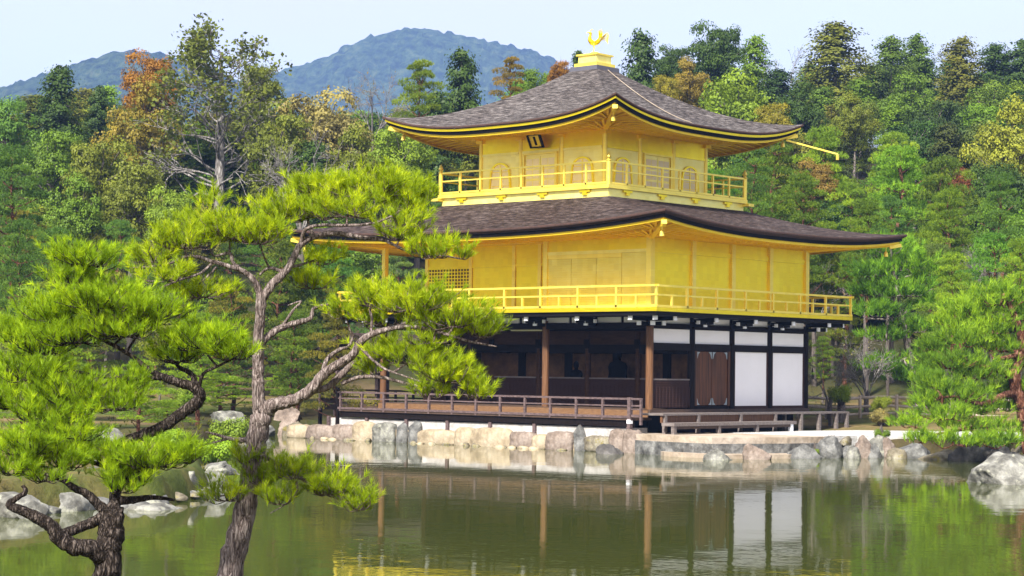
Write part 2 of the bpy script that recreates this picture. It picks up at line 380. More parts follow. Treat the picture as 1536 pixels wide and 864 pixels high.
# land polygons in (a, l); pavilion bank given in building metres
def b2(u, v): return tuple(float(c) for c in al(-u, v))
LAND = [
    [(-600, -900), (18.6, -900), (18.6, -30), (18.8, -4), (18.6, 3), (18.4, 30), (18.6, 900), (-600, 900)],           # near bank
    [b2(14.2, -0.5), b2(-0.2, -0.6), b2(-0.8, -0.5), b2(-2.8, -0.6), b2(-3.9, 1.2), b2(-4.7, 3.4), b2(-6.6, 5.0), (62.0, 9.0), (61.5, 12.5), (59, 16.5), (57, 30), (60, 900), (4000, 900), (4000, -900),
     (30, -900), (30.5, -60), (32.2, -8.5), (34.8, -7.2), (36.2, -6.0), (39.6, -5.6), (44, -6.4), (55, -8.1), (66, -9.3), (73.6, -9.4), (75.2, -8.6), (75.0, -7.0), b2(16.0, 0.2)],
]
def seg_sd(A, L):
    best = np.full(A.shape, -1e9)
    for poly in LAND:
        n = len(poly); d2 = np.full(A.shape, 1e18); ins = np.zeros(A.shape, bool)
        for i in range(n):
            x0, y0 = poly[i]; x1, y1 = poly[(i+1) % n]
            ex, ey = x1-x0, y1-y0; wx, wy = A-x0, L-y0
            t = np.clip((wx*ex+wy*ey)/(ex*ex+ey*ey+1e-12), 0, 1)
            d2 = np.minimum(d2, (wx-t*ex)**2+(wy-t*ey)**2)
            cnd = ((y0 > L) != (y1 > L)) & (A < (x1-x0)*(L-y0)/((y1-y0) if y1 != y0 else 1e-9)+x0)
            ins ^= cnd
        sd = np.where(ins, 1, -1)*np.sqrt(d2); best = np.maximum(best, sd)
    return best
def height(A, L):
    A = np.asarray(A, float); L = np.asarray(L, float)
    sd = seg_sd(A, L)
    shore = np.where(A > 25, 0.55, 0.45)
    s = np.clip((sd+0.35)/0.7, 0, 1); s = s*s*(3-2*s)
    h = -0.9+(shore+0.9)*s
    h = h+np.clip((22-A)/18, 0, 1)*0.40*(A < 25)
    rise = np.clip(A-68, 0, 12)*0.06*np.clip((sd-1)/6, 0, 1)
    t = np.clip(A-82, 0, 58+14*np.clip((L+2)/10, 0, 1)); g = 0.255
    hill = t*g*np.clip(t/16, 0, 1)
    lh = np.clip(-9-L, 0, 30)*0.035*np.clip((A-40)/20, 0, 1)*np.clip(sd/8, 0, 1)
    fall = np.clip((A-172)/120, 0, 1)
    bumps = (np.sin(A*0.21+L*0.13)+np.sin(L*0.31-A*0.09))*0.25*np.clip((A-80)/30, 0, 1)
    return h+(rise+hill+lh+bumps)*(1-fall*0.85)
def gz(a, l): return float(height(np.array([a]), np.array([l]))[0])
def gz_xy(x, y): return gz(*al(x, y))
rows = list(np.arange(-60, 14, 6.0))+list(np.arange(14, 24, 0.6))+list(np.arange(24, 30, 2))+list(np.arange(30, 90, 0.45))+list(np.arange(90, 270, 3))+[275, 300, 340, 400, 480, 600, 760, 960, 1200, 1500, 1900, 2300]
colsn = np.concatenate([np.linspace(-1.05, -0.34, 22)[:-1], np.linspace(-0.34, 0.34, 171), np.linspace(0.34, 1.05, 22)[1:]])
Pg = []
A_ = np.array(rows)[:, None]*np.ones(len(colsn))[None, :]
L_ = (np.maximum(np.abs(A_), 30)+0)*colsn[None, :]
H_ = height(A_, L_)
X_, Y_ = xy(A_, L_)
V = np.stack([X_, Y_, H_], -1).reshape(-1, 3); nr, nc = A_.shape
ii = (np.arange(nr-1)[:, None]*nc+np.arange(nc-1)[None, :]).ravel()
F = np.stack([ii, ii+1, ii+nc+1, ii+nc], -1)
ground = np_mesh('ground', V, F, M_ground, smooth=True)
wa = ground.data.attributes.new('wood', 'FLOAT', 'POINT')
wa.data.foreach_set('value', np.maximum(np.clip((A_-80)/10, 0, 1)*0.85, 0.72*np.clip((4-seg_sd(A_, L_))/2.5, 0, 1)*np.clip((A_-50)/4, 0, 1)).astype(np.float32).ravel())
struct(ground)
# pond
pa = [xy(10, -160), xy(10, 160), xy(110, 160), xy(110, -160)]
w = MB().add([(p[0], p[1], 0.0) for p in pa], [(0, 1, 2, 3)]).build('pond_water', M_water); struct(w)
if w.data.polygons[0].normal.z < 0: w.data.flip_normals()

# mountains: ridge profile in photo directions carried by real hills 1.6 - 1.9 km away
def mountain(name, prof, d, half, seed):
    xs = np.arange(prof[0][0], prof[-1][0], 5.0); ys = np.interp(xs, [p[0] for p in prof], [p[1] for p in prof])
    k = np.ones(9)/9; ys = np.convolve(np.pad(ys, 4, 'edge'), k, 'valid')
    P = []
    ts = np.linspace(-1, 1, 61)
    for t in ts:
        row = []
        for x, y in zip(xs, ys):
            dd = d+t*half
            p = at(x, 560, d); top = at(x, y, d)
            hz = max(0, top[2]-5)*(1-abs(t)**1.5)
            ax, ll = al(p[0], p[1]); X, Y = xy(ax+t*half, ll)
            q = Vector((X*0.012, Y*0.012, seed))
            hz *= 1+0.22*abs(t)*mnoise.fractal(q*0.6, 1.0, 2.0, 4)
            hz += (mnoise.noise(Vector((X*0.09, Y*0.09, seed)))+0.6*mnoise.noise(Vector((X*0.21, Y*0.21, seed+3))))*5.5
            row.append((X, Y, 3+hz))
        P.append(row)
    return struct(MB().grid(P).build(name, M_mount, smooth=False))
mountain('mountain', [(180, 200), (300, 150), (360, 112), (400, 104), (440, 96), (480, 80), (540, 52), (590, 40), (630, 37), (670, 42), (700, 51), (740, 60), (780, 66), (810, 76), (850, 98), (930, 130), (1040, 170), (1160, 230)], 1900, 420, 1.7)
mountain('mountain', [(-330, 190), (-150, 160), (0, 132), (60, 112), (100, 100), (150, 80), (210, 71), (250, 78), (280, 88), (330, 108), (400, 140), (480, 180), (600, 240)], 1500, 380, 9.2)

# haze: closed box of thin blue air round the whole scene
hm = bpy.data.materials.new('haze_air'); hm.use_nodes = True; nt = hm.node_tree; nt.nodes.clear()
ho = N(nt, 'ShaderNodeOutputMaterial'); pv = N(nt, 'ShaderNodeVolumePrincipled')
pv.inputs['Color'].default_value = (0.30, 0.50, 1.0, 1); pv.inputs['Density'].default_value = 0.00025; pv.inputs['Anisotropy'].default_value = 0.0
nt.links.new(pv.outputs[0], ho.inputs['Volume'])
p0, p1 = xy(-150, 0), xy(2420, 0)
hz = MB().bar((p0[0], p0[1], 165.0), (p1[0], p1[1], 165.0), 5200, 336).build('haze', hm); struct(hz, 'stuff')

# ------------------------------------------------------------------ the golden pavilion
b = 2.12; B3 = 1.8163; U3, V3 = 3.1176, 1.5037
UM = 5.5*b; VM = 4*b
pav = thing('golden_pavilion', 'three storey gold leaf pavilion with two curved bark roofs standing at the pond edge', 'pavilion', (-UM/2, VM/2, 0.55))
def P3(u, v, z): return (-u, v, z)
def bx(mb, u0, u1, v0, v1, z0, z1): return mb.box(-u1, -u0, v0, v1, z0, z1)
def part(name, mat, fn, parent=pav, label=None, smooth=False):
    mb = MB(); fn(mb); return mb.build(name, mat, parent, smooth, label)
def pbox(name, mat, u0, u1, v0, v1, z0, z1, parent=pav, label=None):
    return bx(MB(), u0, u1, v0, v1, z0, z1).build(name, mat, parent, False, label)
def post(name, mat, u, v, z0, z1, r=0.115, parent=pav, square=False, label=None):
    m_ = MB()
    if square: bx(m_, u-r, u+r, v-r, v+r, z0, z1)
    else: m_.tube([P3(u, v, z0), P3(u, v, z1)], r, 12)
    return m_.build(name, mat, parent, not square and False, label)

D2, D3 = 1.147, 1.046
ZF1 = 1.30                                             # first-storey floor
ZB = 4.30                                              # balcony underside of gold edge
# --- first storey
pbox('foundation', M_dark, 0.25, UM-0.25, 0.3, VM-0.3, 0.5, 1.18)
pbox('floor', M_deck, -0.12, UM+0.12, -0.10, VM+0.12, 1.18, ZF1, label='brown timber floor of the ground storey')
pbox('floor_edge', M_deckt, -0.05, UM+0.1, -0.135, -0.103, 1.06, 1.27, label='tan board along the front of the raised floor')
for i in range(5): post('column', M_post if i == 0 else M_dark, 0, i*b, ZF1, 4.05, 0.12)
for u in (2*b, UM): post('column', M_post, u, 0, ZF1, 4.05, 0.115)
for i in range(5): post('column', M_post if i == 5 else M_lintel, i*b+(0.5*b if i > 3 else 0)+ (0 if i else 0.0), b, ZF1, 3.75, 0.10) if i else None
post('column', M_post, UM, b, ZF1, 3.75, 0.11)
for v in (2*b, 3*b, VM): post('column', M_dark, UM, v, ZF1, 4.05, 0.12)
# tie beams of east and west and south sides
for z0, z1 in ((3.14, 3.36), (3.80, 3.97)):
    for v0 in range(4):
        pbox('tie_beam', M_dark, -0.075, 0.075, v0*b+0.122, (v0+1)*b-0.122, z0, z1)
pbox('tie_beam', M_dark, 0.122, UM-0.122, -0.08, 0.08, 3.78, 3.98)
pbox('tie_beam', M_dark, -0.065, 0.065, b+0.122, 2*b-0.11, ZF1, ZF1+0.1)
for v0 in (2, 3): pbox('sill_beam', M_latt, -0.085, 0.07, v0*b+0.122, (v0+1)*b-0.122, ZF1-0.005, ZF1+0.05)
# white upper band and panels, east side
for v0 in range(4):
    pbox('plaster_panel', M_white, -0.02, 0.03, v0*b+0.12, (v0+1)*b-0.12, 3.362, 3.798)
    pbox('plaster_panel', M_white, -0.02, 0.03, v0*b+0.12, (v0+1)*b-0.12, 3.972, 4.25)
for v0 in (2, 3):
    pp = pbox('plaster_panel', M_white, -0.02, 0.03, v0*b+0.16, (v0+1)*b-0.16, ZF1+0.09, 3.138, label='tall white plaster panel')
    def fr(mb, v0=v0):
        for (a0, a1, z0, z1) in ((v0*b+0.122, v0*b+0.16, ZF1+0.052, 3.139), ((v0+1)*b-0.16, (v0+1)*b-0.122, ZF1+0.052, 3.139), (v0*b+0.16, (v0+1)*b-0.16, ZF1+0.052, ZF1+0.092)):
            bx(mb, -0.06, 0.04, a0, a1, z0, z1)
    part('panel_frame', M_latt, fr, pp)
# double doors (bay 2)
for k in range(2):
    v0 = b+0.24+k*0.83; v1 = v0+0.80
    dr = pbox('door', M_door, -0.03, 0.03, v0, v1, ZF1+0.12, 3.12, label='red brown timber door leaf with pale metal corner fittings')
    for z, s in ((ZF1+0.13, 1), (3.11, -1)):
            for (va, sg) in ((v0+0.01, 1), (v1-0.01, -1)):
                mb = MB(); vs = [P3(-0.034, va, z), P3(-0.034, va+sg*0.16, z), P3(-0.034, va+sg*0.07, z+s*0.07), P3(-0.034, va+sg*0.025, z+s*0.20), P3(-0.034, va, z+s*0.22)]
                vt = [(p[0]+0.012, p[1], p[2]) for p in vs]
                n = 5; mb.add(vs+vt, [tuple(range(n)), tuple(range(2*n-1, n-1, -1))]+[(i, i+n, (i+1) % n+n, (i+1) % n) for i in range(n)])
                mb.build('door_fitting', M_metalfit, dr)
for v in (b+0.18, 2*b-0.18): post('door_jamb', M_door, -0.01, v, ZF1, 3.14, 0.055, square=True)
# half-height lattice shutters: east bay 1, and the recessed front wall
def shutter(u0, u1, v, horizontal=True):
    def f(mb):
        if horizontal:
            bx(mb, u0, u1, v-0.015, v+0.02, ZF1+0.05, 2.20)
            n = 12
            for j in range(n): z = ZF1+0.09+j*0.073; bx(mb, u0, u1, v-0.045, v-0.016, z, z+0.038)
            k = int((u1-u0)/0.16)
            for j in range(k+1): uu = u0+(u1-u0)*j/k; bx(mb, uu-0.018, uu+0.018, v-0.052, v-0.046, ZF1+0.05, 2.0)
        else:
            bx(mb, v-0.02, v+0.015, u0, u1, ZF1+0.05, 2.20)
            for j in range(12): z = ZF1+0.09+j*0.073; bx(mb, v-0.045, v-0.021, u0, u1, z, z+0.038)
            k = int((u1-u0)/0.16)
            for j in range(k+1): uu = u0+(u1-u0)*j/k; bx(mb, v-0.052, v-0.046, uu-0.018, uu+0.018, ZF1+0.05, 2.0)
    o = part('lattice_shutter', M_latt, f)
    def ft(mb):
        if horizontal: bx(mb, u0, u1, v-0.055, v+0.02, 2.203, 2.25)
        else: bx(mb, v-0.055, v+0.02, u0, u1, 2.203, 2.25)
    part('shutter_rail', M_greyd, ft, o)
shutter(0.13, b-0.14, 0.0, False)
for i in range(5): shutter(i*b+0.11, min((i+1)*b, UM)-0.11, b)
shutter(5*b+0.05, UM-0.12, b)
# lintel, beam and back wall of the recessed front
pbox('lintel_board', M_lintel, 0.1, UM-0.1, b-0.03, b+0.03, 3.33, 3.78)
pbox('lintel_beam', M_dark, 0.1, UM-0.1, b-0.07, b+0.07, 3.06, 3.328)
for i in range(1, 6): pbox('beam_block', M_dark, i*b-0.1, i*b+0.1, b-0.11, b-0.071, 3.20, 3.50)
pbox('ceiling', M_lintel, 0.08, UM-0.08, 0.1, VM-0.1, 3.99, 4.05)
pbox('west_wall', M_interior, UM-0.05, UM+0.02, b+0.12, VM-0.12, ZF1, 3.9)
pbox('north_wall', M_dark, 0.12, UM-0.12, VM-0.04, VM+0.04, ZF1, 4.05)
for i in range(5):
    pbox('wall_panel', M_interior, i*b+0.16, (i+1)*b-0.16, 1.72*b, 1.72*b+0.05, ZF1, 3.05, label='brown board panel at the back of the open room')
    if i: pbox('room_post', M_dark, i*b-0.16, i*b+0.16, 1.72*b-0.05, 1.72*b+0.08, ZF1, 3.4)
# --- veranda deck with railing along the front
pbox('veranda_deck', M_deck, -0.22, UM+1.0, -1.15, -0.14, 0.98, 1.045)
pbox('deck_beam', M_dark, -0.2, UM+0.98, -1.10, -0.95, 0.78, 0.978)
for i in range(8): post('deck_leg', M_rail, -0.05+i*1.9, -1.04, 0.30, 0.80, 0.06, square=True)
rl = pbox('veranda_railing', M_rail, -0.62, UM+1.06, -1.165, -1.095, 1.60, 1.66, label='weathered purple brown railing along the pond side deck')
for z0, z1, w_ in ((1.40, 1.44, 0.025), (1.046, 1.12, 0.045)): pbox('rail', M_rail, -0.14, UM+1.04, -1.13-w_, -1.13+w_, z0, z1, rl)
for i in range(14):
    u = -0.15+i*1.0615
    post('railing_post', M_rail, u, -1.13, 0.985 if i else 0.62, 1.60 if i else 1.68, 0.038 if i else 0.06, rl, True)
def ret(mb):
    for z0, z1 in ((1.60, 1.655), (1.40, 1.44), (1.12, 1.19)): bx(mb, -0.17, -0.12, -1.06, -0.25, z0, z1)
# short return of the railing on the east
part('rail', M_rail, lambda mb: [bx(mb, -0.60, -0.19, -1.155, -1.105, z0, z1) for z0, z1 in ((1.40, 1.45), (1.30, 1.33), (1.08, 1.16))], rl)
post('railing_post', M_rail, -0.58, -1.13, 0.85, 1.62, 0.035, rl, True)
part('railing_foot', M_whtip, lambda mb: bx(mb, -0.215, -0.085, -1.20, -1.07, 0.88, 1.0), rl, 'white metal band at the foot of the corner post')
# --- east side deck and step
pbox('side_deck', M_greyd, -1.05, -0.13, -0.65, VM+1.15, 1.14, 1.20, label='grey timber deck along the plaster side')
pbox('deck_beam', M_post, -0.98, -0.90, -0.60, 2.55*b, 0.92, 1.138)
for v in (-0.5, b*0.55, 1.6*b, 2.5*b, 3.2*b, 3.7*b, VM+0.4, VM+1.05): post('deck_leg', M_greyd, -1.0, v, 0.5, 1.14, 0.055, square=True)
for v in (3.2*b, VM+0.4, VM+1.05): post('deck_leg', M_greyd, -0.35, v, 0.5, 1.14, 0.055, square=True)
st = pbox('step_bench', M_greyd, -1.55, -1.07, -0.75, 2.7*b, 0.83, 0.93, label='low grey step below the side deck')
pbox('step_beam', M_deck, -1.50, -1.42, -0.70, 2.66*b, 0.74, 0.828, st)
for v in (-0.66, 0.75*b, 1.7*b, 2.6*b): post('step_leg', M_whtip if v > 5 else M_greyd, -1.47, v, 0.5, 0.83, 0.06, st, True)

# --- brackets that carry the balcony
def bracket(u, v, du, dv, corner=False):
    o_ = MB(); tl_ = []; n = np.array((du, dv), float); s = np.array((-dv, du), float)
    def arm(c, d, r0, r1, z0, w=0.07, h=0.12):
        p = np.array(c)+d*r0; q = np.array(c)+d*r1
        o_.bar(P3(p[0], p[1], z0), P3(q[0], q[1], z0+0.02), w*2, h)
        t = q+d*0.012; q2 = q+d*0.0
        tips = MB(); tl_.append(tips); tips.bar(P3(q2[0], q2[1], z0+0.02), P3(t[0]+d[0]*0.03, t[1]+d[1]*0.03, z0+0.02), w*2+0.012, h+0.012)
    c = (u, v)
    dirs = [n] if not corner else [np.array((du, 0.0)), np.array((0.0, dv)), np.array((du, dv))/1.414]
    for d in dirs:
        k = 1.35 if corner and abs(d[0]*d[1]) > 0.1 else 1
        arm(c, d, 0.12, 0.52*k, 3.93); arm(c, d, 0.12, 0.95*k, 4.08)
    m_ = np.array(c)+n*0.55
    if not corner:
        for sg in (1, -1): arm(m_, s*sg, 0.03, 0.36, 4.0, 0.05, 0.10)
    o = o_.build('balcony_bracket', M_black, pav); [tp.build('bracket_tip', M_whtip, o) for tp in tl_]
for i in range(1, 5): bracket(0, i*b, -1, 0) if i < 4 else None
for u in (1*b, 2*b, 3*b, 4*b, 5*b): bracket(u, 0, 0, -1)
bracket(0, 0, -1, -1, True); bracket(0, VM, -1, 1, True); bracket(UM, 0, 1, -1, True)
pbox('balcony_joist_frame', M_black, -D2+0.06, UM+D2-0.06, -D2+0.06, VM+D2-0.06, 4.16, 4.285)
# white plaster between the struts below the balcony, south side
for i in range(11):
    if i % 1 == 0:
        pbox('plaster_panel', M_white, i*b/2+0.08, (i+1)*b/2-0.04, -0.02, 0.02, 3.985, 4.155)

# --- second storey
pbox('balcony_floor', M_gold, -D2, UM+D2, -D2, VM+D2, ZB-0.012, ZB+0.10)
def railing(u0, u1, v0, v1, zb, ztop, zmid, nu, nv, mat, r, half=True, ext=0.12, finial=False):
    o = part('balcony_railing', mat, lambda mb: [bx(mb, u0-ext, u1+ext, v-r, v+r, ztop-2*r, ztop) for v in (v0, v1)]+[bx(mb, u-r, u+r, v0-ext, v1+ext, ztop-2*r-0.006, ztop-0.006) for u in (u0, u1)])
    for z, rr in ((zmid, r*0.8), (zb+0.05, r*1.1)):
        for v in (v0, v1): pbox('rail', mat, u0-ext*0.5, u1+ext*0.5, v-rr, v+rr, z-rr, z+rr, o)
        for u in (u0, u1): pbox('rail', mat, u-rr, u+rr, v0-ext*0.5, v1+ext*0.5, z-rr-0.005, z+rr-0.005, o)
    def pst(u, v, ht, rr): post('railing_post', mat, u, v, zb, ht, rr, o, True)
    for i in range(nu+1):
        for v in (v0, v1):
            pst(u0+(u1-u0)*i/nu, v, ztop-0.01, r*1.1)
            if half and i < nu: pst(u0+(u1-u0)*(i+0.5)/nu, v, zmid, r)
    for i in range(nv+1):
        for u in (u0, u1):
            if 0 < i < nv: pst(u, v0+(v1-v0)*i/nv, ztop-0.01, r*1.1)
            if half and i < nv: pst(u, v0+(v1-v0)*(i+0.5)/nv, zmid, r)
    if finial:
        for u in (u0, u1):
            for v in (v0, v1):
                MB().lathe(P3(u, v, zb-0.05), [(0.075, 0), (0.075, ztop-zb+0.02), (0.09, ztop-zb+0.05), (0.05, ztop-zb+0.09), (0.085, ztop-zb+0.16), (0.06, ztop-zb+0.23), (0.01, ztop-zb+0.32)], 10).build('corner_post', M_goldw, o)
    return o
railing(-D2+0.05, UM+D2-0.05, -D2+0.05, VM+D2-0.05, ZB+0.1, 5.10, 4.79, 9, 7, M_goldw, 0.032)
ZF2 = ZB+0.1; ZW2 = 6.76
for i in range(5): post('gold_column', M_goldw, 0, i*b, ZF2, ZW2, 0.095, square=True)
for u in (2*b, UM): post('gold_column', M_goldw, u, 0, ZF2, ZW2, 0.08, square=True)
for u in (3*b, 3.55*b, 4.5*b, UM): post('gold_column', M_goldw, u, b, ZF2, ZW2, 0.07, square=True)
for v in (2*b, 3*b, VM): post('gold_column', M_gold, UM, v, ZF2, ZW2, 0.09, square=True)
for i in range(4):
    w_ = pbox('wall_panel', M_gold, -0.02, 0.05, i*b+0.095, (i+1)*b-0.095, ZF2, 6.16)
    pbox('head_beam', M_gold, -0.05, 0.06, i*b+0.095, (i+1)*b-0.095, 6.162, 6.30)
    pbox('wall_panel', M_gold, -0.01, 0.05, i*b+0.095, (i+1)*b-0.095, 6.302, ZW2)
pbox('head_beam', M_goldp, 0.095, 2*b-0.08, -0.06, 0.06, 6.16, 6.26)
pbox('wall_panel', M_gold, 0.095, 2*b-0.08, -0.02, 0.04, 6.262, ZW2)
pbox('wall_panel', M_gold, 0.095, 2*b-0.08, 0.022, 0.05, ZF2, 6.158)
# front shutters of the flush part: horizontal-boarded pale panels
for k in range(4):
    u0 = 0.10+k*1.03; u1 = u0+1.01
    def brd(mb, u0=u0, u1=u1, k=k):
        n = 22; zt_ = 6.155 if k == 0 else 6.02
        for j in range(n):
            z = ZF2+0.03+(zt_-ZF2-0.03)*j/n; z2 = ZF2+0.03+(zt_-ZF2-0.03)*(j+1)/n
            mb.add([P3(u1, -0.022, z), P3(u0, -0.022, z), P3(u0, -0.034, z2-0.006), P3(u1, -0.034, z2-0.006), P3(u1, 0.02, z), P3(u0, 0.02, z), P3(u0, 0.02, z2-0.006), P3(u1, 0.02, z2-0.006)],
                   [(0, 1, 2, 3), (7, 6, 5, 4), (0, 4, 5, 1), (1, 5, 6, 2), (2, 6, 7, 3), (3, 7, 4, 0)])
    o = part('shutter', M_goldp, brd, label='pale gold horizontally boarded shutter')
    if k: part('shutter_frame', M_goldw, lambda mb, u0=u0, u1=u1: bx(mb, u0-0.012, u1+0.012, -0.05, 0.02, 6.022, 6.157), o)
pbox('wall_panel', M_gold, 2*b-0.04, 2*b+0.03, 0.08, b-0.07, ZF2, ZW2)
# recessed front: doors and lattice window
pbox('head_beam', M_gold, 2*b+0.04, UM-0.07, b-0.06, b+0.06, 5.98, 6.06)
pbox('wall_panel', M_gold, 2*b+0.04, UM-0.07, b-0.03, b+0.03, 6.062, ZW2)
for u0, u1 in ((2*b+0.04, 3*b-0.08), (3*b+0.08, 3.55*b-0.08), (3.55*b+0.08, 4.5*b-0.08)):
    pbox('sliding_door', M_gold, u0, u1, b-0.025, b+0.02, ZF2, 5.978)
lw = pbox('lattice_window', M_door, 4.5*b+0.075, UM-0.075, b-0.01, b+0.02, ZF2+0.3, 5.978, label='gold lattice window with dark openings')
def lat(mb):
    u0, u1, z0, z1 = 4.5*b+0.075, UM-0.075, ZF2+0.3, 5.975
    for j in range(15): u = u0+(u1-u0)*j/14; bx(mb, u-0.022, u+0.022, b-0.04, b-0.012, z0, z1)
    for j in range(12): z = z0+(z1-z0)*j/11; bx(mb, u0, u1, b-0.05, b-0.041, z-0.02, z+0.02)
part('lattice_bars', M_gold, lat, lw)
pbox('wall_panel', M_gold, 4.5*b+0.075, UM-0.075, b-0.03, b+0.02, ZF2, ZF2+0.298)
pbox('wall_panel', M_gold, UM-0.03, UM+0.03, b+0.09, VM-0.09, ZF2, ZW2)
pbox('wall_panel', M_gold, 0.095, UM-0.09, VM-0.03, VM+0.03, ZF2, ZW2)
pbox('ceiling', M_gold, 0.06, UM-0.06, 0.06, VM-0.06, ZW2-0.05, ZW2-0.012)

# --- curved roofs
def roof(name, mat, cu, cv, hu, hv, ze, lift, tu, tv, zt, pw, prof_pow, wu, wv, zw, gold_band, lift_pow=3.0, seg=36, rows_=16, label=None, edge=0.12):
    """pyramid roof: eave half sizes hu, hv; top half sizes tu, tv at zt; wall half sizes wu, wv where the soffit ends at zw"""
    sides = [((1, 0), (0, 1), hu, hv, tu, tv), ((-1, 0), (0, -1), hu, hv, tu, tv), ((0, 1), (-1, 0), hv, hu, tv, tu), ((0, -1), (1, 0), hv, hu, tv, tu)]
    def pt(n, s_, e, hn, hs, z):     # n outward, s along
        return P3(cu+n[0]*hn+s_[0]*hs*e, cv+n[1]*hn+s_[1]*hs*e, z)
    es = np.linspace(-1, 1, seg+1)
    es = np.sign(es)*np.abs(es)**0.8
    def lf(e): return lift*abs(e)**lift_pow
    top = MB(); lip = MB(); band = MB(); blk = MB(); sof = MB(); raft = MB()
    g = 0.0
    for n, s_, hn, hs, tn, ts in sides:
        P = []
        for j in range(rows_+1):
            t = j/rows_; k = t**prof_pow
            P.append([pt(n, s_, e, hn+(tn-hn)*t, hs+(ts-hs)*t, ze+(zt-ze)*k+lf(e)*(1-t)**2.2) for e in es])
        top.grid(P)
        def strip(mb, prof):
            mb.grid([[pt(n, s_, e, hn-o, hs-o, ze+lf(e)*lk+dz) for e in es] for (o, dz, lk) in prof])
        strip(lip, [(0.0, 0.0, 1), (-0.02, -edge*0.5, 1), (0.015, -edge, 1), (0.09, -edge-0.002, 1)][::-1])
        z1 = -edge-0.004
        strip(band, [(0.05, z1+0.004, 1), (0.055, z1-gold_band, 1), (0.16, z1-gold_band-0.002, 1)][::-1])
        z2 = z1-gold_band-0.006; BK = 0.105
        strip(blk, [(0.10, z2+0.01, 1), (0.115, z2-BK, 1), (0.26, z2-BK-0.002, 1)][::-1])  # plain black strip between the eave band and the soffit
        z3 = z2-BK-0.008
        wn_, ws_ = (wu, wv) if n[0] else (wv, wu)
        rows = []
        for q in np.linspace(0, 1, 6):
            rows.append([pt(n, s_, e, (hn-0.18)*(1-q)+wn_*q, (hs-0.18)*(1-q)+ws_*q, (ze+lf(e)+z3)*(1-q)+zw*q) for e in es])
        sof.grid(rows, True)
        # gold fascia under the black strip
        strip(sof, [(0.17, z3+0.01, 1), (0.175, z3-0.07, 1), (0.30, z3-0.072, 1)][::-1])
        nb = int(2*hs/0.30)
        for i in range(nb+1):
            e = -1+2*i/nb
            if abs(e) > 0.985: continue
            for q0, q1, ddz in ((0.06, 0.62, -0.03), (0.45, 1.0, -0.06)):
                ps = []
                for q in (q0, q1):
                    ee = e*(1-q*0.0)
                    off = abs(e)*hs
                    lim = (hs-0.2)*(1-q)+ws_*q
                    a_ = min(off, lim)*np.sign(e)
                    p = pt(n, s_, 0, (hn-0.2)*(1-q)+wn_*q, 0, 0)
                    zz = (ze+lf(a_/((hs-0.18)*(1-q)+ws_*q+1e-6))+z3)*(1-q)+zw*q
                    ps.append((p[0]-s_[0]*a_, p[1]+s_[1]*a_, zz+ddz))
                if np.linalg.norm(np.array(ps[0])-np.array(ps[1])) > 0.1: raft.bar(ps[0], ps[1], 0.07, 0.03)
    ro = top.build(name, mat, pav, True, label)
    lip.build('bark_edge', M_barkedge, ro, True); band.build('eave_band', M_gold if gold_band > 0.05 else M_barkedge, ro)
    blk.build('eave_black_strip', M_black, ro); sof.build('soffit', M_golds, ro); raft.build('rafter_row', M_golds, ro)
    # hip beams with pale ends and small bells
    for su in (1, -1):
        for sv in (1, -1):
            z_t = ze+lift+z3-0.10
            MB().bar(P3(cu+su*wu, cv+sv*wv, zw-0.05), P3(cu+su*(hu-0.30), cv+sv*(hv-0.30), z_t), 0.14, 0.16).build('hip_beam', M_golds, ro)
            MB().bar(P3(cu+su*(hu-0.42), cv+sv*(hv-0.42), z_t-0.10), P3(cu+su*(hu-0.14), cv+sv*(hv-0.14), z_t-0.03), 0.16, 0.12).build('hip_beam_end', M_goldw, ro)
            MB().lathe(P3(cu+su*(hu-0.5), cv+sv*(hv-0.5), z_t-0.42), [(0.075, 0), (0.065, 0.12), (0.03, 0.17), (0.012, 0.19), (0.012, 0.30)], 8).build('wind_bell', M_goldw, ro)
    return ro
CU, CV = UM/2, VM/2
C3u, C3v = U3+1.5*B3, V3+1.5*B3
lo_roof = roof('lower_roof', M_barkb, CU, CV, CU+2.45, CV+2.45, 6.88, 0.36, 3.72, 3.72, 8.02, 0, 1.25, CU-0.02, CV-0.02, 6.68, 0.03, 2.6, 44, 14, 'broad lower roof of purple brown cypress bark', 0.10)
up_roof = roof('upper_roof', M_bark, C3u, C3v, 2.724+2.4, 2.724+2.4, 10.47, 0.60, 0.52, 0.52, 12.78, 0, 1.42, 2.70, 2.70, 10.38, 0.075, 3.0, 40, 20, 'steep upper roof of weathered grey cypress bark', 0.09)
# head beams and bracket clusters under the upper eave
# --- third storey
ZP = 8.34
sk = pbox('balcony_skirt', M_goldp, U3-D3+0.10, U3+3*B3+D3-0.10, V3-D3+0.10, V3+3*B3+D3-0.10, 7.90, ZP-0.06)
pl = pbox('balcony_floor', M_goldw, U3-D3, U3+3*B3+D3, V3-D3, V3+3*B3+D3, ZP-0.058, ZP+0.07)
for (u, v) in [(U3+i*B3*1.0-0.0, V3-D3+0.06) for i in range(4)]:
    part('skirt_ornament', M_gold, lambda mb, u=u, v=v: [bx(mb, u-0.22, u+0.22, v-0.015, v+0.03, ZP-0.145, ZP-0.07), bx(mb, u-0.09, u+0.09, v-0.02, v+0.03, ZP-0.24, ZP-0.143)], sk)
for (u, v) in [(U3-D3+0.06, V3+i*B3) for i in range(4)]:
    part('skirt_ornament', M_gold, lambda mb, u=u, v=v: [bx(mb, u-0.015, u+0.03, v-0.22, v+0.22, ZP-0.145, ZP-0.07), bx(mb, u-0.02, u+0.03, v-0.09, v+0.09, ZP-0.24, ZP-0.143)], sk)
for su, sv in ((U3-D3, V3+3*B3+D3), (U3+3*B3+D3, V3-D3)):
    part('balcony_nosing', M_goldw, lambda mb, su=su, sv=sv: bx(mb, su-0.16, su+0.16, sv-0.16, sv+0.16, ZP-0.16, ZP-0.061), pl)
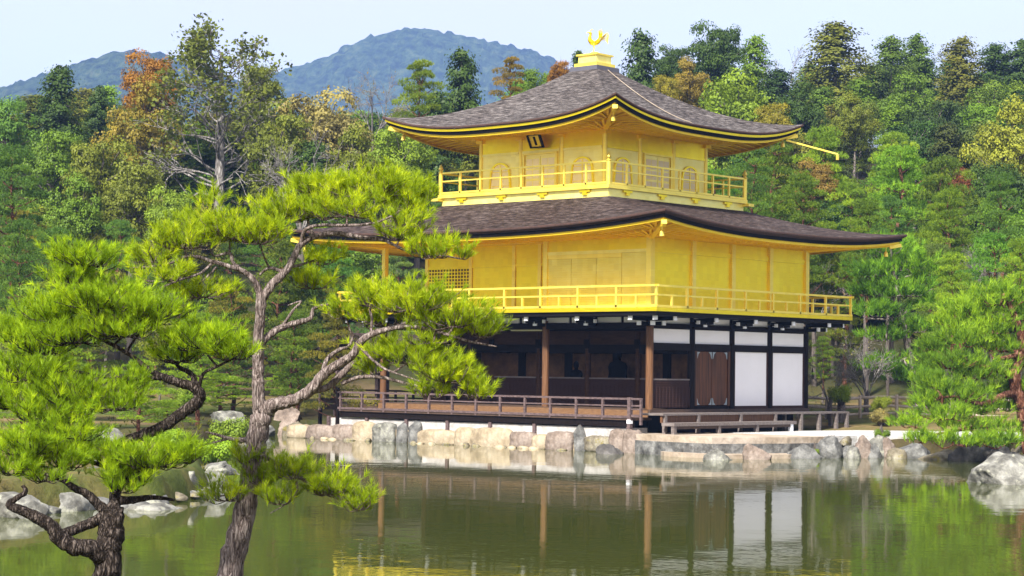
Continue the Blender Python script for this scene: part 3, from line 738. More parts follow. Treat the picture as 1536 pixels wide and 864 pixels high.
railing(U3-D3+0.07, U3+3*B3+D3-0.07, V3-D3+0.07, V3+3*B3+D3-0.07, ZP+0.07, 9.17, 8.86, 8, 8, M_goldw, 0.028, False, 0.0, True)
ZF3 = ZP+0.07; ZW3 = 10.42
for i in range(4):
    for j in range(4):
        if i in (0, 3) or j in (0, 3):
            u, v = U3+i*B3, V3+j*B3
            post('gold_column', M_goldw, u, v, ZF3, ZW3-0.25, 0.085)
            def brk(mb, u=u, v=v, i=i, j=j):
                bx(mb, u-0.14, u+0.14, v-0.14, v+0.14, ZW3-0.25, ZW3-0.14)
                bx(mb, u-0.42, u+0.42, v-0.06, v+0.06, ZW3-0.138, ZW3-0.03); bx(mb, u-0.06, u+0.06, v-0.42, v+0.42, ZW3-0.136, ZW3-0.028)
                for q in (-0.36, 0.36):
                    bx(mb, u+q-0.07, u+q+0.07, v-0.08, v+0.08, ZW3-0.027, ZW3+0.05); bx(mb, u-0.08, u+0.08, v+q-0.07, v+q+0.07, ZW3-0.026, ZW3+0.052)
            part('eave_bracket', M_golds, brk)
def side_pt(side, s, o, z):      # side 0 south (face v=V3), 1 east (face u=U3), 2 north, 3 west ; s along, o outwards
    if side == 0: return P3(U3+s, V3-o, z)
    if side == 1: return P3(U3-o, V3+s, z)
    if side == 2: return P3(U3+s, V3+3*B3+o, z)
    return P3(U3+3*B3+o, V3+s, z)
def sbox(mb, side, s0, s1, o0, o1, z0, z1):
    p, q = side_pt(side, s0, o0, z0), side_pt(side, s1, o1, z1); return mb.box(p[0], q[0], p[1], q[1], z0, z1)
def prism(mb, side, poly, o0, o1):
    n = len(poly); vs = [side_pt(side, s, o0, z) for s, z in poly]+[side_pt(side, s, o1, z) for s, z in poly]
    mb.add(vs, [tuple(range(n)), tuple(range(2*n-1, n-1, -1))]+[(i, (i+1) % n, (i+1) % n+n, i+n) for i in range(n)])
def bell(c, w, z0, z1, k=14):
    pts = [(c-w*0.56, z0), (c-w*0.5, z0+(z1-z0)*0.55)]
    for i in range(k+1):
        th = math.pi*(1-i/k); pts.append((c+0.5*w*math.cos(th), z0+(z1-z0)*0.55+(z1-z0)*0.45*math.sin(th)**0.8))
    pts += [(c+w*0.5, z0+(z1-z0)*0.55), (c+w*0.56, z0)]
    return pts
for side in range(4):
    for k in range(3):
        s0, s1 = k*B3+0.085, (k+1)*B3-0.085
        w_ = part('wall_panel', M_goldp, lambda mb: sbox(mb, side, s0, s1, -0.03, 0.02, ZF3, 9.72))
        part('head_beam', M_goldp if side == 0 else M_gold, lambda mb: sbox(mb, side, s0, s1, -0.05, 0.05, 9.722, 9.80))  # south beams take the paler gold: brighter light there put into colour
        part('wall_panel', M_gold, lambda mb: sbox(mb, side, s0, s1, -0.03, 0.03, 9.802, ZW3-0.03))
        if side > 1: continue
        c = (s0+s1)/2
        if k != 1:
            wd = part('bell_window', M_screen, lambda mb: prism(mb, side, bell(c, 0.80, ZF3+0.05, 9.42), 0.021, 0.028), label='bell shaped window with pale paper panes')
            outer = bell(c, 0.92, ZF3+0.05, 9.48); inner = bell(c, 0.80, ZF3+0.05, 9.42)
            def frm(mb):
                for i in range(len(outer)-1):
                    a0, a1, i0, i1 = outer[i], outer[i+1], inner[i], inner[i+1]
                    vs = [side_pt(side, *[p[0]], o, p[1]) for o in (0.0, 0.07) for p in (a0, a1, i1, i0)]
                    mb.add(vs, [(0, 1, 2, 3), (7, 6, 5, 4), (0, 4, 5, 1), (1, 5, 6, 2), (2, 6, 7, 3), (3, 7, 4, 0)])
            part('window_frame', M_gold, frm, wd)
            def mull(mb):
                sbox(mb, side, c-0.025, c+0.025, 0.029, 0.05, ZF3+0.05, 9.39)
                for z in (8.68, 8.92, 9.16): sbox(mb, side, c-0.39, c+0.39, 0.029, 0.042, z-0.012, z+0.012)
            part('window_bar', M_goldw, mull, wd)
        else:
            for q in (0, 1):
                d0 = c-0.66+q*0.67; d1 = d0+0.65
                dr = part('panel_door', M_goldp, lambda mb: sbox(mb, side, d0, d1, 0.022, 0.05, ZF3+0.04, 9.60), label='pale gold folding panel door')
                def pn(mb):
                    for z0_, z1_ in ((ZF3+0.12, 8.78), (8.86, 9.14), (9.20, 9.52)):
                        for h_ in (0, 1): sbox(mb, side, d0+0.05+h_*0.29, d0+0.31+h_*0.29, 0.051, 0.058, z0_, z1_)
                part('door_panel', M_screen, pn, dr)
            part('door_frame', M_goldw, lambda mb: [sbox(mb, side, c-0.75, c-0.67, 0.022, 0.09, ZF3, 9.66), sbox(mb, side, c+0.69, c+0.77, 0.022, 0.09, ZF3, 9.66), sbox(mb, side, c-0.75, c+0.77, 0.022, 0.09, 9.662, 9.715)])
# name plaque tilted out under the south eave
def plq(mb, o0, o1, s0, s1, za, zb_):
    c = 1.5*B3+0.02
    def q(s, t, o): return side_pt(0, c+s, 0.16+t*0.22+o, 9.86+t*0.42)
    mb.add([q(s0, za, o0), q(s1, za, o0), q(s1, zb_, o0), q(s0, zb_, o0), q(s0, za, o1), q(s1, za, o1), q(s1, zb_, o1), q(s0, zb_, o1)],
           [(3, 2, 1, 0), (4, 5, 6, 7), (0, 1, 5, 4), (1, 2, 6, 5), (2, 3, 7, 6), (3, 0, 4, 7)])
pq = part('name_plaque', M_goldw, lambda mb: plq(mb, 0, 0.03, -0.22, 0.22, 0.06, 0.94), label='small tilted gold board in a black frame under the top eave')
part('plaque_frame', M_black, lambda mb: [plq(mb, -0.01, 0.06, -0.30, -0.22, 0, 1), plq(mb, -0.01, 0.06, 0.22, 0.30, 0, 1), plq(mb, -0.01, 0.06, -0.22, 0.22, 0, 0.07), plq(mb, -0.01, 0.06, -0.22, 0.22, 0.93, 1)], pq)
part('plaque_stroke', M_black, lambda mb: plq(mb, 0.031, 0.036, -0.05, 0.05, 0.2, 0.85), pq)
# roof top: dark flashing and gold pedestal
MB().box(-C3u-0.60, -C3u+0.60, C3v-0.60, C3v+0.60, 12.66, 12.87).build('roof_flashing', plain('dark_lead_flashing', (0.075, 0.075, 0.095), 0.6), pav)
ped = MB().box(-C3u-0.50, -C3u+0.50, C3v-0.50, C3v+0.50, 12.872, 13.0).build('roof_pedestal', M_goldw, pav)
MB().box(-C3u-0.40, -C3u+0.40, C3v-0.40, C3v+0.40, 13.002, 13.26).build('pedestal_body', M_goldp, ped)
MB().box(-C3u-0.46, -C3u+0.46, C3v-0.46, C3v+0.46, 13.262, 13.32).build('pedestal_cap', M_goldw, ped)
MB().lathe(P3(C3u, C3v, 13.322), [(0.20, 0), (0.20, 0.05), (0.12, 0.10)], 12).build('pedestal_knob', M_goldw, ped)
# pale cable down the east roof slope
cb = []
for t in np.linspace(1, 0.12, 14):
    k = t**1.42; hn = 5.124+(0.52-5.124)*t
    cb.append(P3(C3u-hn, C3v-0.9*(1-t)*1.0+0.0+0.9*(1-t)*0.35, 10.47+(12.78-10.47)*k+0.03))
MB().tube(cb, 0.013, 6).build('roof_cable', M_slab, pav)
# gold spout pole leaving the north-east corner
def pipe(mb):
    p0 = np.array(P3(U3-2.0, V3+3*B3+1.95, 10.50)); p1 = p0+np.array((RT[0], RT[1], 0))*1.78+np.array((0, 0, -0.46))
    mb.bar(p0, p1, 0.065, 0.055); mb.bar(p1, p1+np.array((0, 0, -0.20)), 0.075, 0.075, (1, 0, 0))
part('drain_spout', M_goldw, pipe)

# phoenix on the roof
ph = thing('phoenix_statue', 'small gold bird statue with raised wing and tail on the roof top', 'statue', P3(C3u, C3v, 13.42))
f0 = np.array(ph.location); fx = -RT*np.array((1, 1, 0)); fx /= np.linalg.norm(fx); fz = np.array((0, 0, 1.)); fy = np.cross(fz, fx)
def fp(x, y, z): return f0+fx*x+fy*y+fz*z
body = MB().tube(catmull([fp(-0.22, 0, 0.46), fp(-0.08, 0, 0.36), fp(0.08, 0, 0.36), fp(0.19, 0, 0.47), fp(0.20, 0, 0.60), fp(0.17, 0, 0.72), fp(0.22, 0, 0.78)], 4),
                 [0.03]*2+list(np.linspace(0.05, 0.105, 8))+list(np.linspace(0.10, 0.045, 10))+[0.05, 0.06, 0.055, 0.04, 0.02], 8)
bo = body.build('body', M_gold, ph, True)
def wing(sg):
    mb = MB(); n = 7
    for i in range(n):
        a = R_(38+i*9); ln = 0.52-abs(i-4)*0.035
        p = fp(0.02-i*0.03, sg*0.08, 0.40); q = fp(0.02-i*0.03-math.cos(a)*ln, sg*(0.12+0.05*i/n), 0.40+math.sin(a)*ln)
        mb.bar(p, q, 0.02, 0.075, tuple(fy))
    return mb.build('wing', M_gold, bo)
wing(1); wing(-1)
tl = MB()
for i in range(6):
    a = R_(20+i*9)
    tl.tube(catmull([fp(-0.15, 0, 0.44), fp(-0.30-0.03*i, (i-2.5)*0.03, 0.50+0.05*i), fp(-0.42-0.02*i, (i-2.5)*0.05, 0.50+0.03*i), fp(-0.52, (i-2.5)*0.06, 0.36+0.05*i)], 3), 0.016, 5)
tl.build('tail', M_goldw, bo)
MB().tube([fp(0.22, 0, 0.78), fp(0.30, 0, 0.77), fp(0.35, 0, 0.74)], [0.045, 0.02, 0.004], 6).build('beak', M_goldw, bo)
MB().tube(catmull([fp(0.19, 0, 0.82), fp(0.15, 0, 0.88), fp(0.08, 0, 0.89)], 3), [0.02]*4+[0.016]*2+[0.01], 5).build('crest', M_goldw, bo)
for sg in (1, -1): MB().tube([fp(0.06, sg*0.05, 0.34), fp(0.03, sg*0.06, 0.16), fp(0.06, sg*0.06, 0.0)], [0.04, 0.022, 0.02], 6).build('leg', M_goldw, ph)

ph.scale = (0.88, 0.88, 0.88)
# dark seated statues in the open room
def seated(u, v, s, label):
    o = MB().lathe(P3(u, v, ZF1+0.50), [(0.52*s, 0), (0.56*s, 0.10*s), (0.50*s, 0.22*s), (0.34*s, 0.34*s), (0.30*s, 0.52*s), (0.33*s, 0.70*s), (0.27*s, 0.82*s), (0.10*s, 0.88*s), (0.085*s, 0.93*s), (0.13*s, 1.0*s), (0.14*s, 1.09*s), (0.11*s, 1.18*s), (0.05*s, 1.24*s)], 16, 1.0, 0.6).build('seated_statue', M_statue, None, True)
    tag(o, label, 'statue'); 
    pbox_(u, v, s, o)
def pbox_(u, v, s, o):
    o2 = MB().box(-u-0.62*s, -u+0.62*s, v-0.4, v+0.4, ZF1, ZF1+0.498).build('plinth', M_statue, None)
    o2.parent = o
seated(3.75, 1.45*b, 1.15, 'large dark seated statue in the open ground floor room near the corner post')
seated(5.55, 1.45*b, 0.80, 'smaller dark seated statue in the open ground floor room behind the middle post')

# fishing pavilion on the west side over the water
fu0, fu1, fv0, fv1 = 15.0, 17.2, 3.0, 5.6
fpv = thing('fishing_pavilion', 'small open timber pavilion with brown bark roof beyond the left end of the gold building', 'pavilion', P3((fu0+fu1)/2, (fv0+fv1)/2, 0.4))
for u in (fu0, fu1):
    for v in (fv0, fv1): post('column', M_rail, u, v, 0.0, 2.95, 0.08, fpv, True)
pbox('deck', M_deck, UM+0.2, fu1+0.3, fv0-0.2, fv1+0.2, 1.0, 1.1, fpv)
r1 = MB()
uc = (fu0+fu1)/2; e = 0.85
def rp(u, v):
    k = abs(u-uc)/((fu1-fu0)/2+e); return 3.02+0.75*max(0.0, 1-k)**1.3
us = np.linspace(fu0-e, fu1+e, 15)
r1.grid([[P3(u, v, rp(u, v)) for u in us] for v in (fv0-e, fv1+e)])
r1.grid([[P3(u, v, rp(u, v)-0.16) for u in us] for v in (fv0-e, fv1+e)], True)
for v in (fv0-e, fv1+e): r1.grid([[P3(u, v, rp(u, v)-q) for u in us] for q in (0, 0.16)])
for u in (fu0-e, fu1+e): r1.grid([[P3(u, v, rp(u, v)-q) for v in (fv0-e, fv1+e)] for q in (0, 0.16)])
r1.build('roof', M_barkb, fpv)
pbox('beam', M_dark, fu0-0.3, fu1+0.3, fv0-0.06, fv0+0.06, 2.72, 2.86, fpv); pbox('beam', M_dark, fu0-0.3, fu1+0.3, fv1-0.06, fv1+0.06, 2.72, 2.86, fpv)
rr_ = pbox('railing', M_dark, UM+0.3, fu1+0.2, fv0-0.24, fv0-0.18, 1.62, 1.69, fpv)
for z in (1.15, 1.38): pbox('rail', M_dark, UM+0.3, fu1+0.2, fv0-0.23, fv0-0.19, z, z+0.05, rr_)
for i in range(5): post('railing_post', M_dark, UM+0.4+i*0.9, fv0-0.21, 1.1, 1.62, 0.035, rr_, True)
# dark fence panel and legs at the west end of the veranda
wf = thing('gate_panel', 'dark horizontal board panel on two posts at the left end of the railing', 'fence', P3(UM+1.6, -0.9, 0.5))
[pbox('board_panel', M_dark, UM+1.12, UM+2.0, -1.02, -0.97, z0, z1, wf) for z0, z1 in ((1.02, 1.20), (1.26, 1.42), (1.50, 1.58))]
for u in (UM+1.14, UM+2.02): post('post', M_dark, u, -1.07, 0.2, 1.78, 0.05, wf, True)

# ------------------------------------------------------------------ stones, wall and terrace
def rock(name, c, size, mat, label, seed, group=None, sub=3, flat=0.25, rot=None, parent=None, cat='rock', boxy=2.5):
    import bmesh
    bm = bmesh.new(); bmesh.ops.create_icosphere(bm, subdivisions=sub, radius=1.0)
    rg = random.Random(seed); off = Vector((rg.random()*50, rg.random()*50, rg.random()*50))
    planes = [(Vector((rg.uniform(-1, 1), rg.uniform(-1, 1), rg.uniform(-0.3, 1))).normalized(), rg.uniform(0.55, 0.92)) for _ in range(11)] if boxy < 4 else []
    for v in bm.verts:
        p = v.co.copy(); p = p/((abs(p.x)**boxy+abs(p.y)**boxy+abs(p.z)**boxy)**(1/boxy)); d = 1.0+(0.22 if boxy < 4 else 0.10)*mnoise.fractal(p*1.1+off, 1.0, 2.0, 3)
        p = p*d
        for n, k in planes:
            e = p.dot(n)-k
            if e > 0: p -= n*e*0.95
        p += p.normalized()*(0.10*(0.5-abs(mnoise.noise(p*2.6+off)))+0.07*mnoise.fractal(p*5.0+off, 0.8, 2.0, 4))
        if p.z < -flat: p.z = -flat-(p.z+flat)*0.05
        v.co = p
    me = bpy.data.meshes.new(name); th = YAW if rot is None else rot
    for v in bm.verts:
        x, y, z = v.co.x*size[0], v.co.y*size[1], v.co.z*size[2]
        v.co = (x*math.cos(th)-y*math.sin(th), x*math.sin(th)+y*math.cos(th), z)
    bm.to_mesh(me); bm.free(); me.materials.append(mat); me.shade_smooth()
    o = bpy.data.objects.new(name, me); COL.objects.link(o)
    if parent: o.parent = parent; o.location = Vector(c)-world_loc(parent); o['label'] = label if label else ''
    else:
        o.location = c; tag(o, label, cat, group)
    if parent and not label: del o['label']
    return o
def px_rock(x0, x1, ytop, ybot, d, mat, label, seed, depth=0.8, flat=0.25, sub=4, group='rocks along the pond edge'):
    w_ = (x1-x0)/FPX*d/2*1.32; p = at((x0+x1)/2, ybot, d); h = (ybot-ytop)/FPX*d
    sz = h/(0.88+flat); o = rock('rock', (p[0], p[1], p[2]+sz*flat*0.9), (w_, w_*depth, sz), mat, label, seed, group, sub, flat, None, None, 'rock', 3.4); return o

wall = thing('stone_retaining_wall', 'low beige stone wall standing in the pond under the front deck', 'wall', P3(6.5, -0.9, 0.0))
bx(MB(), -0.3, 13.6, -1.12, -0.3, -0.6, 0.42).build('wall_core', M_beige, wall)
bx(MB(), -0.1, 13.2, -1.02, -0.2, 0.42, 0.74).build('ledge', M_ledge, wall, False, 'white rendered ledge along the top of the wall')
u = -0.55; i = 0; rg = random.Random(5)
while u < 14.2:
    w_ = rg.choice((0.75, 1.0, 1.35, 1.7, 0.55)); k = i % 5
    special = None
    cpx = proj(P3(u+w_/2, -1.25, 0.3))[0]
    mt = rg.choice((M_beige, M_beige, M_beige, M_pink, M_pale, M_mossy)); hz_ = rg.uniform(0.34, 0.60); dz = 0.22; lab = None
    if abs(cpx-858) < 17 or abs(cpx-603) < 15: mt = M_grey; w_ = 0.62; hz_ = 0.80; lab = 'upright grey boulder set in the beige wall'
    elif abs(cpx-942) < 18: mt = M_pink; hz_ = 0.66; lab = 'pink boulder set in the beige wall'
    rock('wall_stone', P3(u+w_/2, -1.10, 0.18), (w_/2*1.04, 0.24, hz_*0.78), mt, lab, 100+i, None, 3, 0.8, 0.0, wall, 'rock', 4.6 if mt is not M_grey else 2.8)
    u += w_*0.98; i += 1
for k in range(30):
    u = rg.uniform(-0.5, 13.8)
    rock('foot_stone', P3(u, -1.32-rg.random()*0.12, 0.0), (rg.uniform(0.12, 0.28), 0.14, rg.uniform(0.06, 0.12)), rg.choice((M_mossy, M_beige, M_mossy)), None, 300+k, None, 2, 0.5, 0.0, wall)
# stone landing on the east
ld = thing('stone_landing', 'tan stone landing stepping down to the water beside the pavilion corner', 'terrace', P3(-2.5, -0.5, 0.3))
def poly(mb, pts, z0, z1):
    n = len(pts); a = sum(pts[i][0]*pts[(i+1) % n][1]-pts[(i+1) % n][0]*pts[i][1] for i in range(n))
    q = [(-p[0], p[1]) for p in pts]
    if -a < 0: q = q[::-1]
    mb.add([(x, y, z0) for x, y in q]+[(x, y, z1) for x, y in q], [tuple(range(n-1, -1, -1)), tuple(range(n, 2*n))]+[(i, (i+1) % n, (i+1) % n+n, i+n) for i in range(n)])
part('top_slab', M_slab, lambda mb: poly(mb, [(0.0, -1.15), (-1.6, -1.55), (-3.7, -1.75), (-4.7, 0.6), (-5.0, 2.3), (-1.2, 2.3), (0.0, 0.4)], 0.40, 0.585), ld)
part('landing_face', M_grey, lambda mb: poly(mb, [(-0.1, -1.2), (-1.6, -1.62), (-3.8, -1.84), (-4.8, 0.6), (-5.1, 2.2), (-1.2, 2.2), (0.0, 0.3)], -0.5, 0.399), ld)
part('water_step', M_slab, lambda mb: poly(mb, [(-1.8, -1.72), (-2.3, -2.2), (-4.3, -2.3), (-5.3, -0.2), (-5.35, 1.3), (-4.6, 1.2), (-3.9, -1.7)], -0.5, 0.12), ld)
gv = part('gravel_court', M_gravel, lambda mb: poly(mb, [(-1.3, 2.32), (-4.9, 2.32), (-5.2, 3.6), (-6.8, 4.6), (-8.6, 5.6), (-10.9, 8.2), (-12.3, 12.5), (-7, 12.8), (-2.2, 11.5), (-1.25, 6)], 0.3, 0.60), None)
struct(gv)
RK = [
 (900, 932, 668, 692, 61.2, M_darkst, 'small dark rock standing in the water in front of the beige wall'),
 (1060, 1094, 672, 697, 58.2, M_pale, 'pale rock on the water step, left of a pink one'),
 (1114, 1150, 668, 696, 58.8, M_pink, 'pinkish rock on the water step, right of a pale one'),
 (1184, 1222, 663, 692, 60.0, M_grey, 'square grey rock at the right end of the landing'),
 (1222, 1260, 646, 690, 60.6, M_grey, 'tall grey rock with craggy top beside the landing'),
 (1254, 1278, 668, 690, 60.7, M_grey, 'low grey rock right of the tall craggy one'),
 (1259, 1277, 655, 668, 62.0, M_mossy, 'small brown rock on the gravel edge behind grey rocks'),
 (1276, 1306, 657, 688, 60.9, M_pink, 'pink grey rock with flat face below the white gravel'),
 (1298, 1326, 656, 686, 61.5, M_pale, 'light grey rock next to the pink one below the gravel'),
 (1322, 1348, 660, 688, 61.4, M_pink, 'small pinkish rock between a light grey and a dark rock'),
 (1342, 1392, 662, 692, 61.0, M_grey, 'wide swirled grey rock at the pond edge below the gravel'),
 (1385, 1440, 674, 694, 60.6, M_mossy, 'low mossy brown rock below the overhanging pine'),
 (1430, 1490, 668, 698, 59.8, M_darkst, 'dark wet rock in shade below the overhanging pine'),
 (1478, 1512, 672, 700, 59.0, M_darkst, 'dark rock behind the large pale boulder on the right'),
 (1505, 1560, 662, 694, 60.5, M_mossy, 'brown rock at the right edge behind the pale boulder'),
 (1205, 1232, 655, 672, 62.2, M_grey, 'small grey rock behind the square one at the landing end'),
 (1268, 1292, 664, 690, 60.4, M_pale, 'low pale rock wedged in front of the pink grey one'),
 (1300, 1322, 668, 691, 60.8, M_grey, 'small grey rock in front of the light grey one below the gravel'),
 (1332, 1362, 672, 692, 60.7, M_mossy, 'mossy rock in front of the swirled grey one'),
 (1356, 1400, 656, 676, 62.4, M_mossy, 'brown mossy rock under the low needle tier of the right pine'),
 (1402, 1446, 660, 684, 61.8, M_darkst, 'dark rock in the shade of the low needle tier at right'),
 (1440, 1476, 656, 680, 62.2, M_mossy, 'brown rock behind the dark shaded rocks at right'),
 (1486, 1540, 650, 676, 62.6, M_mossy, 'earthy brown rock at the foot of the overhanging pine'),
 (20, 66, 716, 742, 37.5, M_grey, 'grey rock behind the dark crooked branch at the left'),
 (128, 196, 720, 748, 37.0, M_pale, 'pale rock directly behind the left pine trunk fork'),
 (268, 330, 732, 752, 38.6, M_grey, 'low grey rock at the water between the two pines'),
 (212, 262, 700, 724, 40.5, M_grey, 'grey rock under the small needle pad between the pines'),
 (300, 352, 690, 712, 43.0, M_pale, 'pale rock behind the tall pine trunk on the bank tip'),
 (0, 46, 690, 716, 40.0, M_pale, 'pale rock at the left edge under the needle pads'),
 (60, 104, 696, 718, 41.0, M_mossy, 'mossy rock under the left needle pads'),
 (372, 412, 636, 656, 73.6, M_grey, 'grey rock on the far bank touching the tall pine trunk'),
 (430, 462, 634, 656, 74.2, M_mossy, 'mossy brown rock on the far bank below the big low limb'),
 (1466, 1580, 682, 730, 47.5, M_pale, 'large pale boulder rising from the water at the right edge'),
 (452, 500, 640, 663, 72.5, M_pale, 'rounded pale rock at the left foot of the stone wall'),
 (500, 528, 636, 660, 72.2, M_beige, 'beige rock at the left end of the stone wall'),
 (412, 452, 612, 652, 75.5, M_pink, 'pointed brown rock on the far bank left of the fishing pavilion'),
 (330, 372, 632, 652, 74.0, M_pale, 'pale rock on the far bank seen left of the tall pine trunk'),
 (0, 70, 738, 776, 33.0, M_pale, 'flat pale rock at the left edge of the near bank'),
 (60, 130, 742, 776, 34.6, M_pale, 'pale rock behind the left pine trunk at the water'),
 (110, 150, 700, 728, 38.0, M_grey, 'grey rock above the left pine branch on the bank'),
 (186, 262, 756, 772, 35.2, M_pale, 'long flat pale rock at the water right of the left pine trunk'),
 (196, 250, 724, 758, 36.5, M_pale, 'upright pale rock on the bank right of the left pine trunk'),
 (244, 300, 712, 756, 38.5, M_pale, 'large pale rock on the bank between the two pines'),
 (295, 345, 708, 746, 39.6, M_pale, 'pale rock at the tip of the left bank beside the tall pine'),
 (110, 178, 690, 722, 41.0, M_pale, 'white lichened rock behind the left pine crown'),
 (150, 190, 646, 672, 52.0, M_pale, 'pale grey rock beside the bent limb of the left pine'),
 (100, 140, 650, 668, 54.0, M_darkst, 'dark rock half hidden in the left pine needles'),
 (318, 360, 618, 634, 66.0, M_pale, 'pale rock on the far slope left of the tall pine trunk'),
]
for i, (x0, x1, yt, yb, d, mt, lb) in enumerate(RK): px_rock(x0, x1, yt, yb, d, mt, lb, 40+i)

# small stones along the waterline of the near left bank and the far banks
rg = random.Random(12)
LB = [(32.0, -8.6), (34.8, -7.2), (36.2, -6.0), (39.6, -5.6), (44, -6.4), (55, -8.1), (66, -9.3), (73.6, -9.4)]
for k in range(54):
    t = rg.random()**1.3*(len(LB)-1); i = int(t); q = t-i
    a_ = LB[i][0]*(1-q)+LB[i+1][0]*q; l_ = LB[i][1]*(1-q)+LB[i+1][1]*q-0.12+rg.uniform(-0.25, 0.2)
    x_, y_ = xy(a_, l_); sz = rg.uniform(0.10, 0.34)
    rock('stone', (x_, y_, rg.uniform(-0.02, 0.10)), (sz, sz*0.8, sz*0.6), rg.choice((M_pale, M_grey, M_mossy, M_mossy, M_beige)), 'small stone among many along the waterline of the left bank', 700+k, 'small stones along the left bank', 3, 0.4)
RB = [b2(-5.0, 1.0), b2(-5.6, 3.2), b2(-7.3, 4.2), (62.0, 9.0), (61.5, 12.5), (59, 16.5)]
for k in range(26):
    t = rg.random()*(len(RB)-1); i = int(t); q = t-i
    a_ = RB[i][0]*(1-q)+RB[i+1][0]*q-0.25+rg.uniform(-0.2, 0.25); l_ = RB[i][1]*(1-q)+RB[i+1][1]*q
    x_, y_ = xy(a_, l_); sz = rg.uniform(0.12, 0.36)
    rock('stone', (x_, y_, rg.uniform(-0.02, 0.12)), (sz, sz*0.8, sz*0.65), rg.choice((M_grey, M_mossy, M_mossy, M_darkst, M_pink)), 'small stone among many along the waterline of the right bank', 800+k, 'small stones along the right bank', 3, 0.4)

# ------------------------------------------------------------------ foliage builders
def rv(g, n): v = g.normal(size=(n, 3)); return v/np.linalg.norm(v, axis=1, keepdims=True)
def needles(g, C, AXS, K, length, width, spread, stem):
    """tufts: C centres (n,3), AXS shoot axes; K blades (triangles) each"""
    n = len(C); c = np.repeat(C, K, 0); a = np.repeat(AXS, K, 0)
    t = g.random((n*K, 1)); d = a*(1.0)+rv(g, n*K)*spread; d /= np.linalg.norm(d, axis=1, keepdims=True)
    base = c+a*t*stem; L = length*(0.7+0.5*g.random((n*K, 1)))
    s = np.cross(d, rv(g, n*K)); s /= (np.linalg.norm(s, axis=1, keepdims=True)+1e-9)
    V = np.stack([base-s*width/2, base+s*width/2, base+d*L], 1).reshape(-1, 3)
    return V, np.arange(n*K*3).reshape(-1, 3)
def quads(g, C, NRM, size, asp=1.0):
    n = len(C); nr = NRM/np.linalg.norm(NRM, axis=1, keepdims=True)
    s = np.cross(nr, rv(g, n)); s /= (np.linalg.norm(s, axis=1, keepdims=True)+1e-9); t = np.cross(nr, s)
    z = size*(0.6+0.8*g.random((n, 1)))
    V = np.stack([C-s*z*asp, C-t*z*0.5, C+s*z*asp, C+t*z*0.5], 1).reshape(-1, 3)
    return V, np.arange(n*4).reshape(-1, 4)

